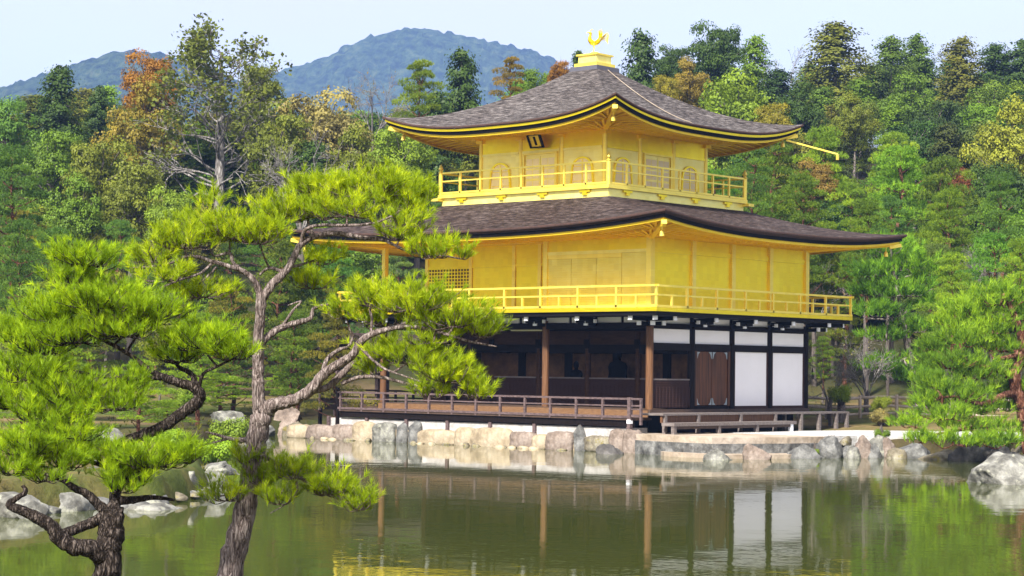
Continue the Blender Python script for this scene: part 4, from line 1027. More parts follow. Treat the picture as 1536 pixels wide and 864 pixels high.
def traced_pine(name, label, D, limbs, pads, seed, loc_px, tuft_px, K, nlen, nwid, stem, spread, color, mats, twig_r=0.006, dens=26.0, twigs=1.0, cat='pine tree', limb_sides=12, depth_k=0.75, airy=0):
    """a pine whose limbs and needle pads are laid out at real size about D metres from the camera; each pad is an ellipsoid volume"""
    g = np.random.RandomState(seed); rg = random.Random(seed)
    base = at(loc_px[0], loc_px[1], D); a0, l0 = al(base[0], base[1])
    root = thing(name, label, cat, (base[0], base[1], gz(a0, l0)))
    m1 = MB(); m2 = MB(); samples = []
    for (is_trunk, pts) in limbs:
        P = [np.array(list(at(x, y, D+o))+[w/2/FPX*D]) for (x, y, w, o) in pts]
        if is_trunk == 2:      # runs down into the ground
            q = P[0].copy(); q2 = q.copy(); d = P[0][:3]-P[1][:3]; d /= np.linalg.norm(d); k = (q[2]-root.location[2]+0.2)/max(0.3, -d[2])
            q2[:3] += d*k; q2[2] = min(q2[2], root.location[2]-0.1); q2[3] *= 1.35; mid = (q+q2)/2; mid[3] = q[3]*1.1; P = [q2, mid]+P
        S = catmull(P, 6); S = [s+np.append(g.normal(size=3)*s[3]*0.05, 0) for s in S]
        (m1 if is_trunk else m2).tube([s[:3] for s in S], [max(0.002, s[3]*(0.97+0.04*math.sin(i*1.7)+0.05*(rg.random()-0.5))) for i, s in enumerate(S)], limb_sides, True, 0.045, rg)
        if not (is_trunk == 2): samples += [s for s in S]
        else: samples += [s for s in S[len(S)//2:]]
    SP = np.array([s[:3] for s in samples])
    Cs = []; As = []; Ts = []
    for (x, y, rx, ry, o) in pads:
        c = at(x, y, D+o); R1, R2, R3 = rx*D/FPX, rx*D/FPX*depth_k, ry*D/FPX
        fwd = FW*np.array((1, 1, 0)); fwd /= np.linalg.norm(fwd); upv = np.array((0, 0, 1.))
        dist = np.linalg.norm(SP-c, axis=1); src = SP[np.argmin(dist)]
        hub = c+upv*(-0.45*R3)
        if np.linalg.norm(src-hub) > 0.05*D/17:
            md = (src+hub)/2+rv(g, 1)[0]*0.06*np.linalg.norm(src-hub)
            S = catmull([src, md, hub], 5); m2.tube(S, list(np.linspace(twig_r*2.4, twig_r*1.3, len(S))), 6)
        nt_ = max(3, int(math.pi*rx*ry/ (210.0/twigs)))
        for k in range(nt_):
            th = rg.random()*2*math.pi; r = math.sqrt(rg.random())
            e = c+RT*math.cos(th)*r*R1*0.95+fwd*math.sin(th)*r*R2+upv*(rg.uniform(-0.5, 0.75)*R3*math.sqrt(max(0.05, 1-r*r)))
            st_ = hub+(e-hub)*rg.uniform(0.0, 0.35)*np.array((1, 1, 0.2))
            md = st_*0.5+e*0.5-upv*0.14*np.linalg.norm(e-st_)+rv(g, 1)[0]*0.10*np.linalg.norm(e-st_)
            S = catmull([st_, md, e], 4); m2.tube(S, list(np.linspace(twig_r*1.15, twig_r*0.45, len(S))), 5, False)
            pp = S[len(S)//2:]
            tw = rg.random()
            for q in pp[::2]+[e]:
                Cs.append(q); As.append(upv*0.9+(q-c)/max(R1, 1e-3)*0.5+rv(g, 1)[0]*0.45); Ts.append(tw*0.6+rg.random()*0.4)
            if airy:
                for j in range(airy):
                    q = S[rg.randint(len(S)//3, len(S)-1)]; dv_ = upv*0.75+(e-st_)/(np.linalg.norm(e-st_)+1e-6)*0.55+rv(g, 1)[0]*0.6; dv_ /= np.linalg.norm(dv_)
                    q2 = q+dv_*rg.uniform(0.05, 0.13); m2.tube([q, q2], [twig_r*0.55, twig_r*0.4], 4, False)
                    Cs.append(q2); As.append(dv_+upv*0.25); Ts.append(tw*0.6+rg.random()*0.4)
        rx *= 1.04; R1 *= 1.04; R3 *= 1.15; n = int(math.pi*rx*ry*1.22/dens)
        q = rv(g, n); rr = (0.35+0.65*g.random((n, 1))**0.6); q = q*rr
        # lumpy pad: modulate the outline so it is not a smooth lobe
        lump = np.array([0.92+0.75*mnoise.noise(Vector((p[0]*2.3+x*0.1, p[1]*2.3+y*0.1, p[2]*2.0))) for p in q])[:, None]
        q = q*lump
        keep = (q[:, 2] > -0.55) & (np.array([mnoise.noise(Vector((p[0]*3.6+x, p[1]*3.6, p[2]*2.5+y))) for p in q]) > -0.06)
        q = q[keep]
        pos = c+q[:, :1]*RT*R1+q[:, 1:2]*fwd*R2+q[:, 2:3]*upv*R3
        ax_ = upv*0.9+(q[:, :1]*RT+q[:, 1:2]*fwd)*0.5+rv(g, len(q))*0.55
        tn = np.array([0.5+0.8*mnoise.noise(Vector((p[0]*2.2, p[1]*2.2, p[2]*2.2)))*(17/D)**0.0 for p in (pos*17/D)])
        Cs += list(pos); As += list(ax_); Ts += list(np.clip(tn+g.normal(size=len(tn))*0.34, 0, 1))
    Cs = np.array(Cs); As = np.array(As); As /= np.linalg.norm(As, axis=1, keepdims=True)
    V, F = needles(g, Cs, As, K, nlen, nwid, spread, stem)
    tint = np.repeat(np.repeat(np.array(Ts), K), 3)+g.normal(size=len(V))*0.05
    k1 = len(m1.f); m1.add(m2.v, m2.f); tr = m1.build('trunk', mats[0], root, True)
    tr.data.materials.append(mats[1]); tr.data.polygons.foreach_set('material_index', np.array([0]*k1+[1]*(len(m1.f)-k1), dtype=np.int32))
    cr = np_mesh('crown', V, F, M_needle, root, np.clip(tint, 0, 1)); cr.color = (*color, 1)
    return root

# ------------------------------------------------------------------ the traced pines
tall_limbs = [
 (2, [(343, 866, 44, 0), (356, 812, 41, 0), (368, 760, 38, 0), (377, 715, 36, 0), (384, 670, 35, 0), (392, 625, 37, 0)]),
 (1, [(390, 635, 30, 0), (388, 590, 26, 0), (387, 555, 24, 0), (388, 520, 23, 0), (390, 480, 21, 0), (393, 440, 22, 0)]),
 (1, [(393, 452, 16, 0), (384, 425, 13, -.02), (366, 408, 11, -.05), (345, 400, 9, -.1), (318, 392, 8, -.12), (285, 384, 6.5, -.15), (255, 395, 5, -.2), (225, 400, 4, -.2), (190, 402, 2.5, -.25)]),
 (1, [(366, 408, 8, -.05), (350, 394, 7, 0), (344, 380, 7, .05), (322, 384, 5, .1), (316, 374, 3, .1)]),
 (1, [(320, 393, 6, -.1), (300, 410, 5, -.2), (270, 420, 4, -.3), (240, 432, 2.5, -.35)]),
 (1, [(325, 400, 5, -.1), (306, 420, 4, -.1), (285, 435, 3, -.1), (262, 440, 2, -.1)]),
 (1, [(393, 448, 18, 0), (410, 425, 17, .02), (430, 405, 15, .05), (441, 385, 14, .08), (452, 366, 13, .1), (475, 354, 12, .12), (505, 350, 11, .1), (540, 356, 9, .05), (575, 360, 7, 0), (605, 374, 5, -.05), (640, 384, 3, -.1)]),
 (1, [(452, 364, 9, .1), (458, 345, 8, .05), (480, 338, 7, 0), (520, 338, 6, -.05), (560, 335, 5, -.1), (592, 322, 3.5, -.15)]),
 (1, [(470, 352, 7, .1), (462, 330, 6, .2), (470, 305, 5, .3), (500, 300, 4, .3), (530, 302, 3, .3)]),
 (1, [(425, 408, 8, .05), (404, 402, 6, .1), (390, 412, 5, .15)]),
 (1, [(430, 402, 7, .05), (455, 396, 5, .2), (482, 386, 3, .3)]),
 (1, [(388, 522, 15, 0), (402, 505, 15, .05), (424, 491, 14, .1), (450, 483, 12, .14), (466, 477, 9, .18), (472, 462, 7, .2), (500, 455, 4, .25)]),
 (1, [(424, 489, 7, .1), (440, 465, 5, .1), (452, 452, 4, .1), (432, 458, 2.5, .1)]),
 (1, [(393, 620, 34, 0), (412, 607, 28, -.03), (440, 600, 24, -.06), (466, 585, 22, -.1), (485, 562, 20, -.12), (508, 546, 18, -.15), (527, 534, 16, -.18), (540, 515, 15, -.2), (556, 502, 13, -.22), (590, 492, 10, -.25), (625, 491, 8, -.28), (665, 500, 6.5, -.3), (705, 512, 5, -.3), (745, 520, 3, -.32)]),
 (1, [(466, 588, 12, -.05), (492, 580, 13, -.02), (512, 562, 14, .02), (530, 545, 10, .06), (545, 540, 5, .1)]),
 (1, [(484, 562, 9, -.1), (490, 540, 9, -.05), (508, 525, 8, 0), (522, 520, 6, .05), (530, 505, 4, .1)]),
 (1, [(540, 520, 8, -.2), (552, 533, 6, -.25), (575, 552, 5, -.3), (600, 562, 3.5, -.35), (640, 575, 2.5, -.35)]),
 (1, [(512, 575, 9, -.05), (540, 566, 8, -.1), (572, 566, 7, -.15), (608, 575, 5.5, -.2), (640, 582, 4.5, -.25), (690, 592, 3, -.3)]),
 (1, [(556, 500, 6, -.2), (558, 480, 5.5, -.2), (556, 462, 5, -.2), (575, 456, 4, -.2), (560, 445, 3, -.2)]),
 (1, [(592, 491, 5, -.2), (620, 480, 4.5, -.15), (650, 476, 3.5, -.1), (690, 478, 2, -.1)]),
 (1, [(384, 655, 13, 0), (365, 660, 11, .05), (345, 658, 8, .1), (325, 652, 6, .1), (308, 648, 3, .1)]),
 (1, [(345, 658, 4, .1), (320, 664, 3, .15), (292, 670, 2, .15)]),
 (1, [(386, 680, 9, -.05), (410, 692, 8, -.1), (440, 710, 7, -.15), (475, 732, 5.5, -.2), (512, 750, 4, -.25), (540, 760, 2.5, -.25)]),
 (1, [(440, 712, 5, -.15), (446, 735, 4, -.2), (430, 755, 3, -.2), (405, 770, 2, -.2)]),
 (1, [(372, 745, 6, 0), (352, 742, 4, -.05), (330, 744, 3, -.1)]),
]
tall_limbs = [(k, [(x, y, w*(0.90 if k == 2 else 0.78), o) for (x, y, w, o) in pts]) for k, pts in tall_limbs]
tall_pads = [
 (562, 282, 88, 28, .25), (610, 300, 45, 30, .1), (486, 284, 62, 24, .3), (430, 318, 62, 28, .2), (520, 315, 70, 22, .0), (596, 330, 48, 18, -.1), (345, 345, 80, 30, .05), (275, 362, 62, 24, -.1), (232, 385, 44, 18, -.2), (390, 355, 48, 26, -.05),
 (648, 378, 52, 20, -.1), (600, 352, 40, 16, -.05), (690, 384, 22, 9, -.1), (320, 305, 28, 12, .2), (300, 440, 60, 16, -.1), (250, 415, 60, 14, -.3), (480, 390, 40, 16, .3), (470, 425, 40, 18, .3),
 (620, 452, 88, 30, -.2), (550, 448, 44, 24, -.15), (680, 478, 62, 26, -.3), (720, 498, 40, 18, -.3), (590, 478, 70, 20, -.05), (520, 470, 34, 18, .1), (650, 508, 50, 14, -.3),
 (610, 535, 62, 22, -.2), (660, 560, 62, 26, -.3), (708, 588, 36, 20, -.32), (566, 530, 36, 18, .0), (560, 555, 30, 12, -.1), (640, 590, 30, 12, -.3),
 (440, 708, 46, 22, -.15), (490, 732, 48, 24, -.2), (540, 756, 32, 20, -.25), (420, 748, 34, 20, -.2), (395, 720, 28, 18, -.1), (340, 744, 44, 17, -.1), (365, 690, 20, 12, -.1),
]
traced_pine('pine_tree', 'tall leaning pine with pale forked trunk and light green needles before the pavilion', 17.0, tall_limbs, tall_pads, 11, (343, 866),
            0, 24, 0.072, 0.0042, 0.050, 0.70, (0.285, 0.390, 0.012), (M_pinebark, M_limb), 0.0046, 190.0, 1.15, airy=3)
left_limbs = [
 (2, [(161, 866, 44, 0), (163, 830, 41, 0), (166, 795, 40, 0), (168, 762, 36, 0)]),
 (1, [(160, 842, 30, 0), (140, 824, 28, -.1), (112, 820, 26, -.16), (88, 806, 24, -.2), (78, 790, 21, -.22), (55, 776, 18, -.25), (28, 764, 15, -.28), (14, 757, 12, -.28), (24, 748, 9, -.28), (38, 738, 8, -.28), (34, 728, 6, -.28)]),
 (1, [(88, 802, 14, -.2), (112, 794, 16, -.1), (138, 784, 17, -.05), (162, 770, 18, 0)]),
 (1, [(164, 772, 20, 0), (146, 755, 15, -.03), (132, 742, 13, -.06), (112, 732, 11, -.1), (94, 720, 8, -.15), (70, 712, 6, -.2), (40, 704, 4, -.25)]),
 (1, [(170, 764, 24, 0), (176, 752, 16, .05), (200, 750, 12, .1), (230, 746, 8, .15), (262, 750, 4, .2)]),
 (1, [(170, 764, 18, .05), (174, 735, 17, .15), (170, 700, 17, .25), (168, 676, 18, .32), (186, 664, 18, .35), (214, 652, 18, .36), (245, 640, 18, .38), (272, 620, 19, .4), (292, 606, 20, .4), (300, 594, 19, .4), (290, 580, 17, .38), (268, 574, 14, .36), (246, 566, 12, .34), (226, 556, 9, .32), (200, 536, 7, .3), (165, 515, 6, .3), (120, 498, 4, .3), (80, 484, 3, .3)]),
 (1, [(296, 586, 12, .4), (288, 562, 9, .45), (270, 552, 7, .5), (262, 545, 5, .5), (240, 540, 3, .5)]),
 (1, [(298, 582, 8, .4), (306, 560, 5, .35), (330, 548, 4, .3), (360, 532, 2.5, .3)]),
 (1, [(246, 566, 9, .34), (200, 568, 7, .3), (150, 564, 6, .3), (100, 556, 5, .3), (50, 560, 4, .3), (10, 556, 3, .3)]),
 (1, [(170, 705, 8, .2), (130, 690, 6, .1), (90, 676, 5, 0), (50, 668, 3, -.1)]),
 (1, [(174, 735, 8, .1), (196, 715, 6, 0), (225, 700, 4, -.05), (262, 694, 3, -.1)]),
]
left_pads = [
 (150, 450, 92, 30, .3), (225, 470, 66, 26, .3), (80, 470, 62, 28, .35), (185, 495, 70, 24, .25), (110, 505, 74, 22, .2), (130, 388, 66, 22, .5), (110, 420, 50, 20, .5),
 (305, 512, 74, 28, .3), (350, 530, 44, 20, .25), (270, 535, 50, 18, .4), (60, 520, 66, 24, .4), (20, 500, 44, 26, .5),
 (40, 560, 74, 26, .3), (110, 590, 70, 22, .2), (170, 606, 56, 18, .15), (70, 618, 80, 24, .1), (20, 600, 50, 28, .2), (190, 580, 40, 14, .3),
 (50, 668, 66, 30, -.1), (20, 700, 44, 26, -.2), (90, 690, 50, 26, -.1), (110, 650, 46, 18, .0), (70, 715, 40, 16, -.2),
 (225, 690, 72, 22, .0), (185, 708, 48, 26, .0), (270, 684, 44, 18, -.05), (180, 732, 36, 16, -.05), (160, 690, 40, 16, .1), (212, 722, 34, 14, .0),
]
traced_pine('pine_tree', 'low spreading pine at left with dark crooked branches and wide bright green pads', 15.6, left_limbs, left_pads, 23, (161, 866),
            0, 24, 0.070, 0.0041, 0.050, 0.70, (0.240, 0.375, 0.012), (M_pinedark, M_pinedark), 0.0046, 190.0, 1.15, airy=3)
right_limbs = [
 (2, [(1540, 640, 24, 0), (1534, 612, 22, 0), (1526, 590, 21, 0), (1522, 565, 19, 0), (1528, 540, 17, 0), (1534, 515, 15, 0), (1526, 485, 12, 0), (1516, 460, 8, 0), (1505, 440, 5, 0)]),
 (1, [(1528, 592, 12, 0), (1508, 592, 11, -.5), (1488, 602, 10, -.9), (1470, 606, 8, -1.2), (1440, 596, 5, -1.5), (1410, 596, 3, -1.8)]),
 (1, [(1524, 572, 11, 0), (1505, 560, 9, -.3), (1488, 552, 7, -.6), (1450, 548, 4, -1)]),
 (1, [(1532, 530, 9, 0), (1512, 536, 7, -.3), (1490, 538, 5, -.6)]),
 (1, [(1530, 500, 8, 0), (1520, 486, 7, .3), (1500, 478, 5, .5), (1460, 478, 3, .5)]),
 (1, [(1536, 630, 10, 0), (1510, 636, 8, -.8), (1470, 640, 6, -1.4), (1440, 645, 5, -1.8), (1400, 652, 3, -2.2)]),
 (1, [(1534, 520, 8, 0), (1560, 500, 6, .4), (1590, 495, 4, .6)]),
]
right_pads = [
 (1500, 448, 56, 22, .3), (1455, 466, 44, 18, .4), (1430, 484, 30, 12, .4), (1490, 492, 60, 18, .2), (1550, 470, 50, 22, .3), (1440, 510, 46, 16, -.4), (1400, 520, 24, 10, -.6), (1500, 520, 50, 18, .4), (1424, 545, 58, 18, -.8), (1470, 560, 54, 18, -.6), (1545, 540, 40, 20, .3),
 (1400, 575, 40, 14, -1.4), (1430, 592, 56, 18, -1.4), (1500, 588, 34, 14, .3), (1390, 604, 28, 12, -1.6), (1470, 615, 44, 14, -.8), (1415, 622, 52, 14, -1.8), (1370, 636, 34, 8, -2.0), (1520, 610, 30, 14, .2),
 (1380, 660, 26, 9, -2.4), (1430, 662, 44, 11, -2.4), (1480, 664, 44, 12, -2.2), (1512, 660, 24, 10, -2.0), (1545, 585, 30, 16, .2), (1490, 640, 40, 9, -1.5), (1440, 640, 36, 8, -1.8),
]
traced_pine('pine_tree', 'red barked pine overhanging the right bank with flat fresh green tiers', 60.0, right_limbs, right_pads, 31, (1540, 640),
            0, 12, 0.24, 0.017, 0.12, 0.6, (0.165, 0.300, 0.022), (M_red, M_red), 0.02, 9.0, 0.5, limb_sides=8)
mid_limbs = [
 (2, [(1376, 600, 14, 0), (1370, 560, 12, 0), (1362, 520, 12, 0), (1354, 485, 11, 0), (1348, 450, 8, 0), (1342, 410, 6, 0), (1336, 372, 4, 0)]),
 (1, [(1356, 490, 6, 0), (1330, 480, 4, -.5), (1300, 478, 3, -.8)]), (1, [(1350, 455, 5, 0), (1320, 440, 4, .3), (1290, 436, 2.5, .4)]),
 (1, [(1352, 470, 5, 0), (1385, 460, 4, -.3), (1410, 462, 2.5, -.5)]), (1, [(1366, 535, 5, 0), (1340, 545, 4, -.6), (1310, 550, 2.5, -.9)]), (1, [(1344, 420, 4, 0), (1375, 412, 3, .3), (1400, 414, 2, .4)]),
]
mid_pads = [(1330, 372, 52, 18, .2), (1362, 396, 52, 18, .3), (1310, 408, 44, 14, -.3), (1390, 420, 40, 14, .4), (1300, 438, 34, 12, .4), (1350, 436, 56, 16, -.5), (1400, 458, 36, 14, -.4), (1320, 468, 46, 14, -.8), (1380, 492, 44, 14, -.4), (1330, 506, 40, 10, -.6), (1322, 548, 44, 14, -.9), (1400, 530, 46, 18, .5), (1372, 566, 46, 14, -.5)]
traced_pine('pine_tree', 'mid green pine with grey leaning trunk behind the rail fence', 79.0, mid_limbs, mid_pads, 37, (1376, 600),
            0, 11, 0.30, 0.024, 0.15, 0.6, (0.120, 0.260, 0.022), (M_trunk, M_trunk), 0.02, 8.0, 0.5, limb_sides=7)

# ------------------------------------------------------------------ forest prototypes (built once, copied)
PROTO = {}
HIDDEN = []
def proto(name, fn, seed, H, W):
    g = np.random.RandomState(seed); rg = random.Random(seed)
    root = bpy.data.objects.new(name, None)
    t, c = fn(g, rg)
    PROTO.setdefault(name, []).append((root, t, c, H, W))
def raw_mesh(name, mb, mat):
    me = bpy.data.meshes.new(name); me.from_pydata([tuple(v) for v in mb.v], [], mb.f); me.materials.append(mat); me.shade_smooth()
    return bpy.data.objects.new(name, me)
def raw_leaf(name, V, F, tint, mat):
    me = bpy.data.meshes.new(name); k = F.shape[1]; m_ = len(F)
    me.vertices.add(len(V)); me.vertices.foreach_set('co', V.astype(np.float32).ravel())
    me.loops.add(m_*k); me.loops.foreach_set('vertex_index', F.astype(np.int32).ravel())
    me.polygons.add(m_); me.polygons.foreach_set('loop_start', np.arange(0, m_*k, k, dtype=np.int32)); me.polygons.foreach_set('loop_total', np.full(m_, k, np.int32))
    me.update(calc_edges=True)
    a = me.attributes.new('tint', 'FLOAT', 'POINT'); a.data.foreach_set('value', np.clip(tint, 0, 1).astype(np.float32))
    me.materials.append(mat); return bpy.data.objects.new(name, me)
def nz(p, s, o=0.0): return mnoise.noise(Vector((p[0]*s+o, p[1]*s-o, p[2]*s+2*o)))

def cedar(g, rg, H=14.0, R=3.1, bare=0.28, n=150, dense=72, size=0.17):
    mb = MB(); mb.tube(catmull([(0, 0, -0.5), (0.05, 0, H*0.3), (-0.05, 0.05, H*0.7), (0, 0, H*0.97)], 4), list(np.linspace(0.24, 0.03, 13)), 7)
    C = []; Nn = []; T = []
    for i in range(n):
        t = (i+rg.random())/n; z = H*(bare+(1-bare)*t)
        r = R*((1-t)**0.55)*(0.55+0.6*rg.random())*min(1, 0.45+t*4)+0.35; a = rg.random()*6.283
        d = np.array((math.cos(a), math.sin(a), -0.10-0.25*(1-t)))
        if i % 3 == 0: mb.tube([(0, 0, z), tuple(np.array((0, 0, z))+d*r*0.55), tuple(np.array((0, 0, z))+d*r*0.95+np.array((0, 0, 0.06*r)))], [0.035, 0.02, 0.008], 4, False)
        k = int(dense*(0.4+r/R)); tb = rg.random()
        for j in range(k):
            s = rg.random()**0.6; p = np.array((0, 0, z))+d*r*s+np.array((0, 0, 0.10*r*s*s))
            p += g.normal(size=3)*np.array((0.24, 0.24, 0.16))*(0.5+s)
            C.append(p); Nn.append((d[0]*0.8+g.normal()*0.3, d[1]*0.8+g.normal()*0.3, 0.7+g.normal()*0.3)); T.append(0.22+0.55*tb+g.normal()*0.11)
    for z in np.linspace(H*0.06, H*bare, 8):
        a = rg.random()*6.283; mb.tube([(0, 0, z), (math.cos(a)*0.6, math.sin(a)*0.6, z+0.05), (math.cos(a)*1.3, math.sin(a)*1.3, z-0.15)], [0.03, 0.018, 0.006], 4, False)
    C = np.array(C); V, F = quads(g, C, np.array(Nn), size, 0.7)
    return raw_mesh('trunk', mb, M_trunk), raw_leaf('crown', V, F, np.repeat(np.array(T), 4), M_leaf)
def broad(g, rg, H=10.0, R=3.6, n=52, dense=400, size=0.15, z0=0.25, low=True):
    mb = MB(); mb.tube(catmull([(0, 0, -0.5), (0.1, 0, H*0.22), (0.0, 0.1, H*0.5), (0, 0, H*0.75)], 4), list(np.linspace(0.22, 0.05, 13)), 7)
    C = []; Nn = []; T = []
    for i in range(n):
        q = rv(g, 1)[0]; rad = rg.random()**0.35
        p = np.array((q[0]*R*rad, q[1]*R*rad, H*(z0+(1-z0)*0.5)+q[2]*rad*H*(1-z0)*0.46))
        if p[2] > H*0.6: p[:2] *= 0.85
        rb = R*(0.22+0.20*rg.random()); tb = rg.random()
        st_ = np.array((0, 0, max(H*0.15, min(H*0.7, p[2]-0.35*np.linalg.norm(p[:2])-0.3))))
        mb.tube(catmull([st_, (st_+p)/2+rv(g, 1)[0]*0.25, p], 3), list(np.linspace(0.075, 0.015, 7)), 5, False)
        k = int(dense*(rb/(R*0.32))**2); d = rv(g, k); d[:, 2] = np.where(d[:, 2] < -0.45, -d[:, 2]*0.5, d[:, 2])
        rr = rb*(0.55+0.5*g.random((k, 1))**0.7); pos = p+d*rr*np.array((1, 1, 0.72))
        kp = np.array([nz(x, 1.1, i*3.7) for x in pos]) > -0.16
        pos = pos[kp]; d = d[kp]
        C.append(pos); Nn.append(d+g.normal(size=d.shape)*0.38+np.array((0, 0, 0.25))); T.append(0.22+0.56*tb+g.normal(size=len(pos))*0.11)
    C = np.concatenate(C); V, F = quads(g, C, np.concatenate(Nn), size, 0.65)
    return raw_mesh('trunk', mb, M_trunk), raw_leaf('crown', V, F, np.repeat(np.concatenate(T), 4), M_leaf)
def gpine(g, rg, H=8.0, R=3.0, npad=26, z0=0.22, per=230, K=8, nl=0.16, nw=0.038):
    mb = MB(); wob = [(0, 0, -0.4), (0.2, 0.1, H*0.25), (-0.15, 0.1, H*0.5), (0.15, -0.1, H*0.75), (0, 0, H*0.95)]
    S = catmull(wob, 4); mb.tube(S, list(np.linspace(0.19, 0.03, len(S))), 7)
    Cs = []; As = []; T = []
    for i in range(npad):
        t = (i+0.5)/npad; z = H*(z0+(1-z0)*t); a = i*2.4+rg.random(); off = R*(1-t*t)**0.65*(0.25+0.62*rg.random()); rp_ = R*(0.26+0.24*rg.random())*(1.0-0.15*t)
        c = np.array((math.cos(a)*off, math.sin(a)*off, z)); st_ = np.array((S[int((len(S)-1)*min(0.95, z/H-0.05))]))
        mb.tube(catmull([st_, (st_+c)/2+np.array((0, 0, -0.12)), c+np.array((0, 0, -0.15))], 3), list(np.linspace(0.06, 0.02, 7)), 5, False)
        q = rv(g, per); q *= 0.45+0.55*g.random((per, 1))**0.5; q = q[q[:, 2] > -0.5]
        q = q[np.array([nz(x, 2.6, i*2.1) for x in q]) > -0.25]
        pos = c+q*np.array((rp_, rp_, rp_*0.27)); Cs.append(pos); As.append(q*np.array((0.5, 0.5, 0))+np.array((0, 0, 0.9))+rv(g, len(q))*0.5)
        T.append(0.22+0.5*rg.random()+g.normal(size=len(q))*0.15+q[:, 2]*0.0)
    Cs = np.concatenate(Cs); As = np.concatenate(As); As /= np.linalg.norm(As, axis=1, keepdims=True)
    V, F = needles(g, Cs, As, K, nl, nw, 1.3, 0.1)
    return raw_mesh('trunk', mb, M_red), raw_leaf('crown', V, F, np.repeat(np.repeat(np.concatenate(T), K), 3), M_needle)
def grow(mb, rg, p, d, ln, r, lev, ends, droop=0.0, spl=(2, 3), spread=0.6, mn=0.006):
    p = np.array(p, float); pts = [p]; dd = np.array(d, float)
    for i in range(4):
        dd = dd+np.array([rg.gauss(0, 0.16) for _ in range(3)])+np.array((0, 0, droop)); dd /= np.linalg.norm(dd); pts.append(pts[-1]+dd*ln/4)
    mb.tube(pts, list(np.linspace(r, max(mn, r*0.5), 5)), 6 if r > 0.05 else 4, False)
    if lev == 0: ends.append((pts[-1], dd)); ends.append((pts[2], dd)); return
    for i in range(rg.randint(*spl)):
        q = pts[rg.randint(2, 4)]; nd = dd+np.array([rg.gauss(0, spread) for _ in range(3)]); nd /= np.linalg.norm(nd)
        grow(mb, rg, q, nd, ln*0.68, max(mn, r*0.55), lev-1, ends, droop, spl, spread, mn)
def bare_tree(g, rg, H=6.0):
    mb = MB(); ends = []
    for i in range(4):
        a = i*1.6+rg.random(); grow(mb, rg, (math.cos(a)*0.1, math.sin(a)*0.1, -0.2), (math.cos(a)*0.35, math.sin(a)*0.35, 1), H*0.42, 0.085, 4, ends, 0.0, (2, 4), 0.5, 0.010)
    E_ = np.array([e[0] for e in ends]); n = len(E_)
    sel = E_[g.choice(n, min(n, 90))]+g.normal(size=(min(n, 90), 3))*0.05
    V, F = quads(g, sel, rv(g, len(sel)), 0.09); return raw_mesh('trunk', mb, M_greyb), raw_leaf('crown', V, F, np.repeat(g.random(len(sel)), 4), M_leaf)
def shrub(g, rg, H=1.0, R=0.8, n=14, dense=380, size=0.05):
    mb = MB(); C = []; Nn = []; T = []
    for i in range(n):
        a = rg.random()*6.283; r = R*math.sqrt(rg.random())*0.75; p = np.array((math.cos(a)*r, math.sin(a)*r, H*(0.35+0.4*rg.random())))
        mb.tube([(0, 0, -0.1), tuple(p*np.array((0.5, 0.5, 0.5))), tuple(p)], [0.02, 0.014, 0.006], 4, False)
        d = rv(g, dense); pos = p+d*np.array((R*0.45, R*0.45, H*0.30))*(0.5+0.5*g.random((dense, 1))); tb = rg.random()
        C.append(pos); Nn.append(d+np.array((0, 0, 0.4))); T.append(0.25+0.5*tb+g.normal(size=dense)*0.15)
    C = np.concatenate(C); V, F = quads(g, C, np.concatenate(Nn), size, 0.6)
    return raw_mesh('stem', mb, M_trunk), raw_leaf('foliage', V, F, np.repeat(np.concatenate(T), 4), M_leaf)
for s in range(3): proto('cedar', lambda g, rg: cedar(g, rg, 14, 3.1, (0.34, 0.22, 0.36)[s], 170, 62), 50+s, 14.0, 6.2)
for s in range(2): proto('dark_conifer', lambda g, rg: cedar(g, rg, 12, 3.3, 0.08, 170, 80, 0.18), 60+s, 12.0, 6.6)
for s in range(3): proto('broadleaf', lambda g, rg: broad(g, rg), 70+s, 10.0, 8.4)
for s in range(3): proto('garden_pine', lambda g, rg: gpine(g, rg), 80+s, 8.1, 6.6)
proto('tall_pine', lambda g, rg: gpine(g, rg, 13.0, 3.0, 22, 0.48, 240, 8, 0.20, 0.045), 90, 13.2, 6.4)
for s in range(2): proto('bare_tree', lambda g, rg: bare_tree(g, rg), 95+s, 6.0, 5.5)
for s in range(3): proto('shrub', lambda g, rg: shrub(g, rg), 105+s, 1.05, 1.9)
NAMES = {'cedar': 'conifer_tree', 'dark_conifer': 'conifer_tree', 'broadleaf': 'broadleaf_tree', 'garden_pine': 'pine_tree', 'tall_pine': 'pine_tree', 'bare_tree': 'bare_tree', 'shrub': 'shrub'}
CATS = {'cedar': 'conifer', 'dark_conifer': 'conifer', 'broadleaf': 'tree', 'garden_pine': 'pine tree', 'tall_pine': 'pine tree', 'bare_tree': 'bare tree', 'shrub': 'shrub'}
cnt = [0]
POLE = raw_mesh('lower_trunk', MB().tube([(0, 0, -0.1), (0.15, 0, 0.35), (-0.1, 0.1, 0.7), (0, 0, 1)], [1.35, 1.2, 1.08, 1.0], 8, False), M_trunk)
TAKEN = []
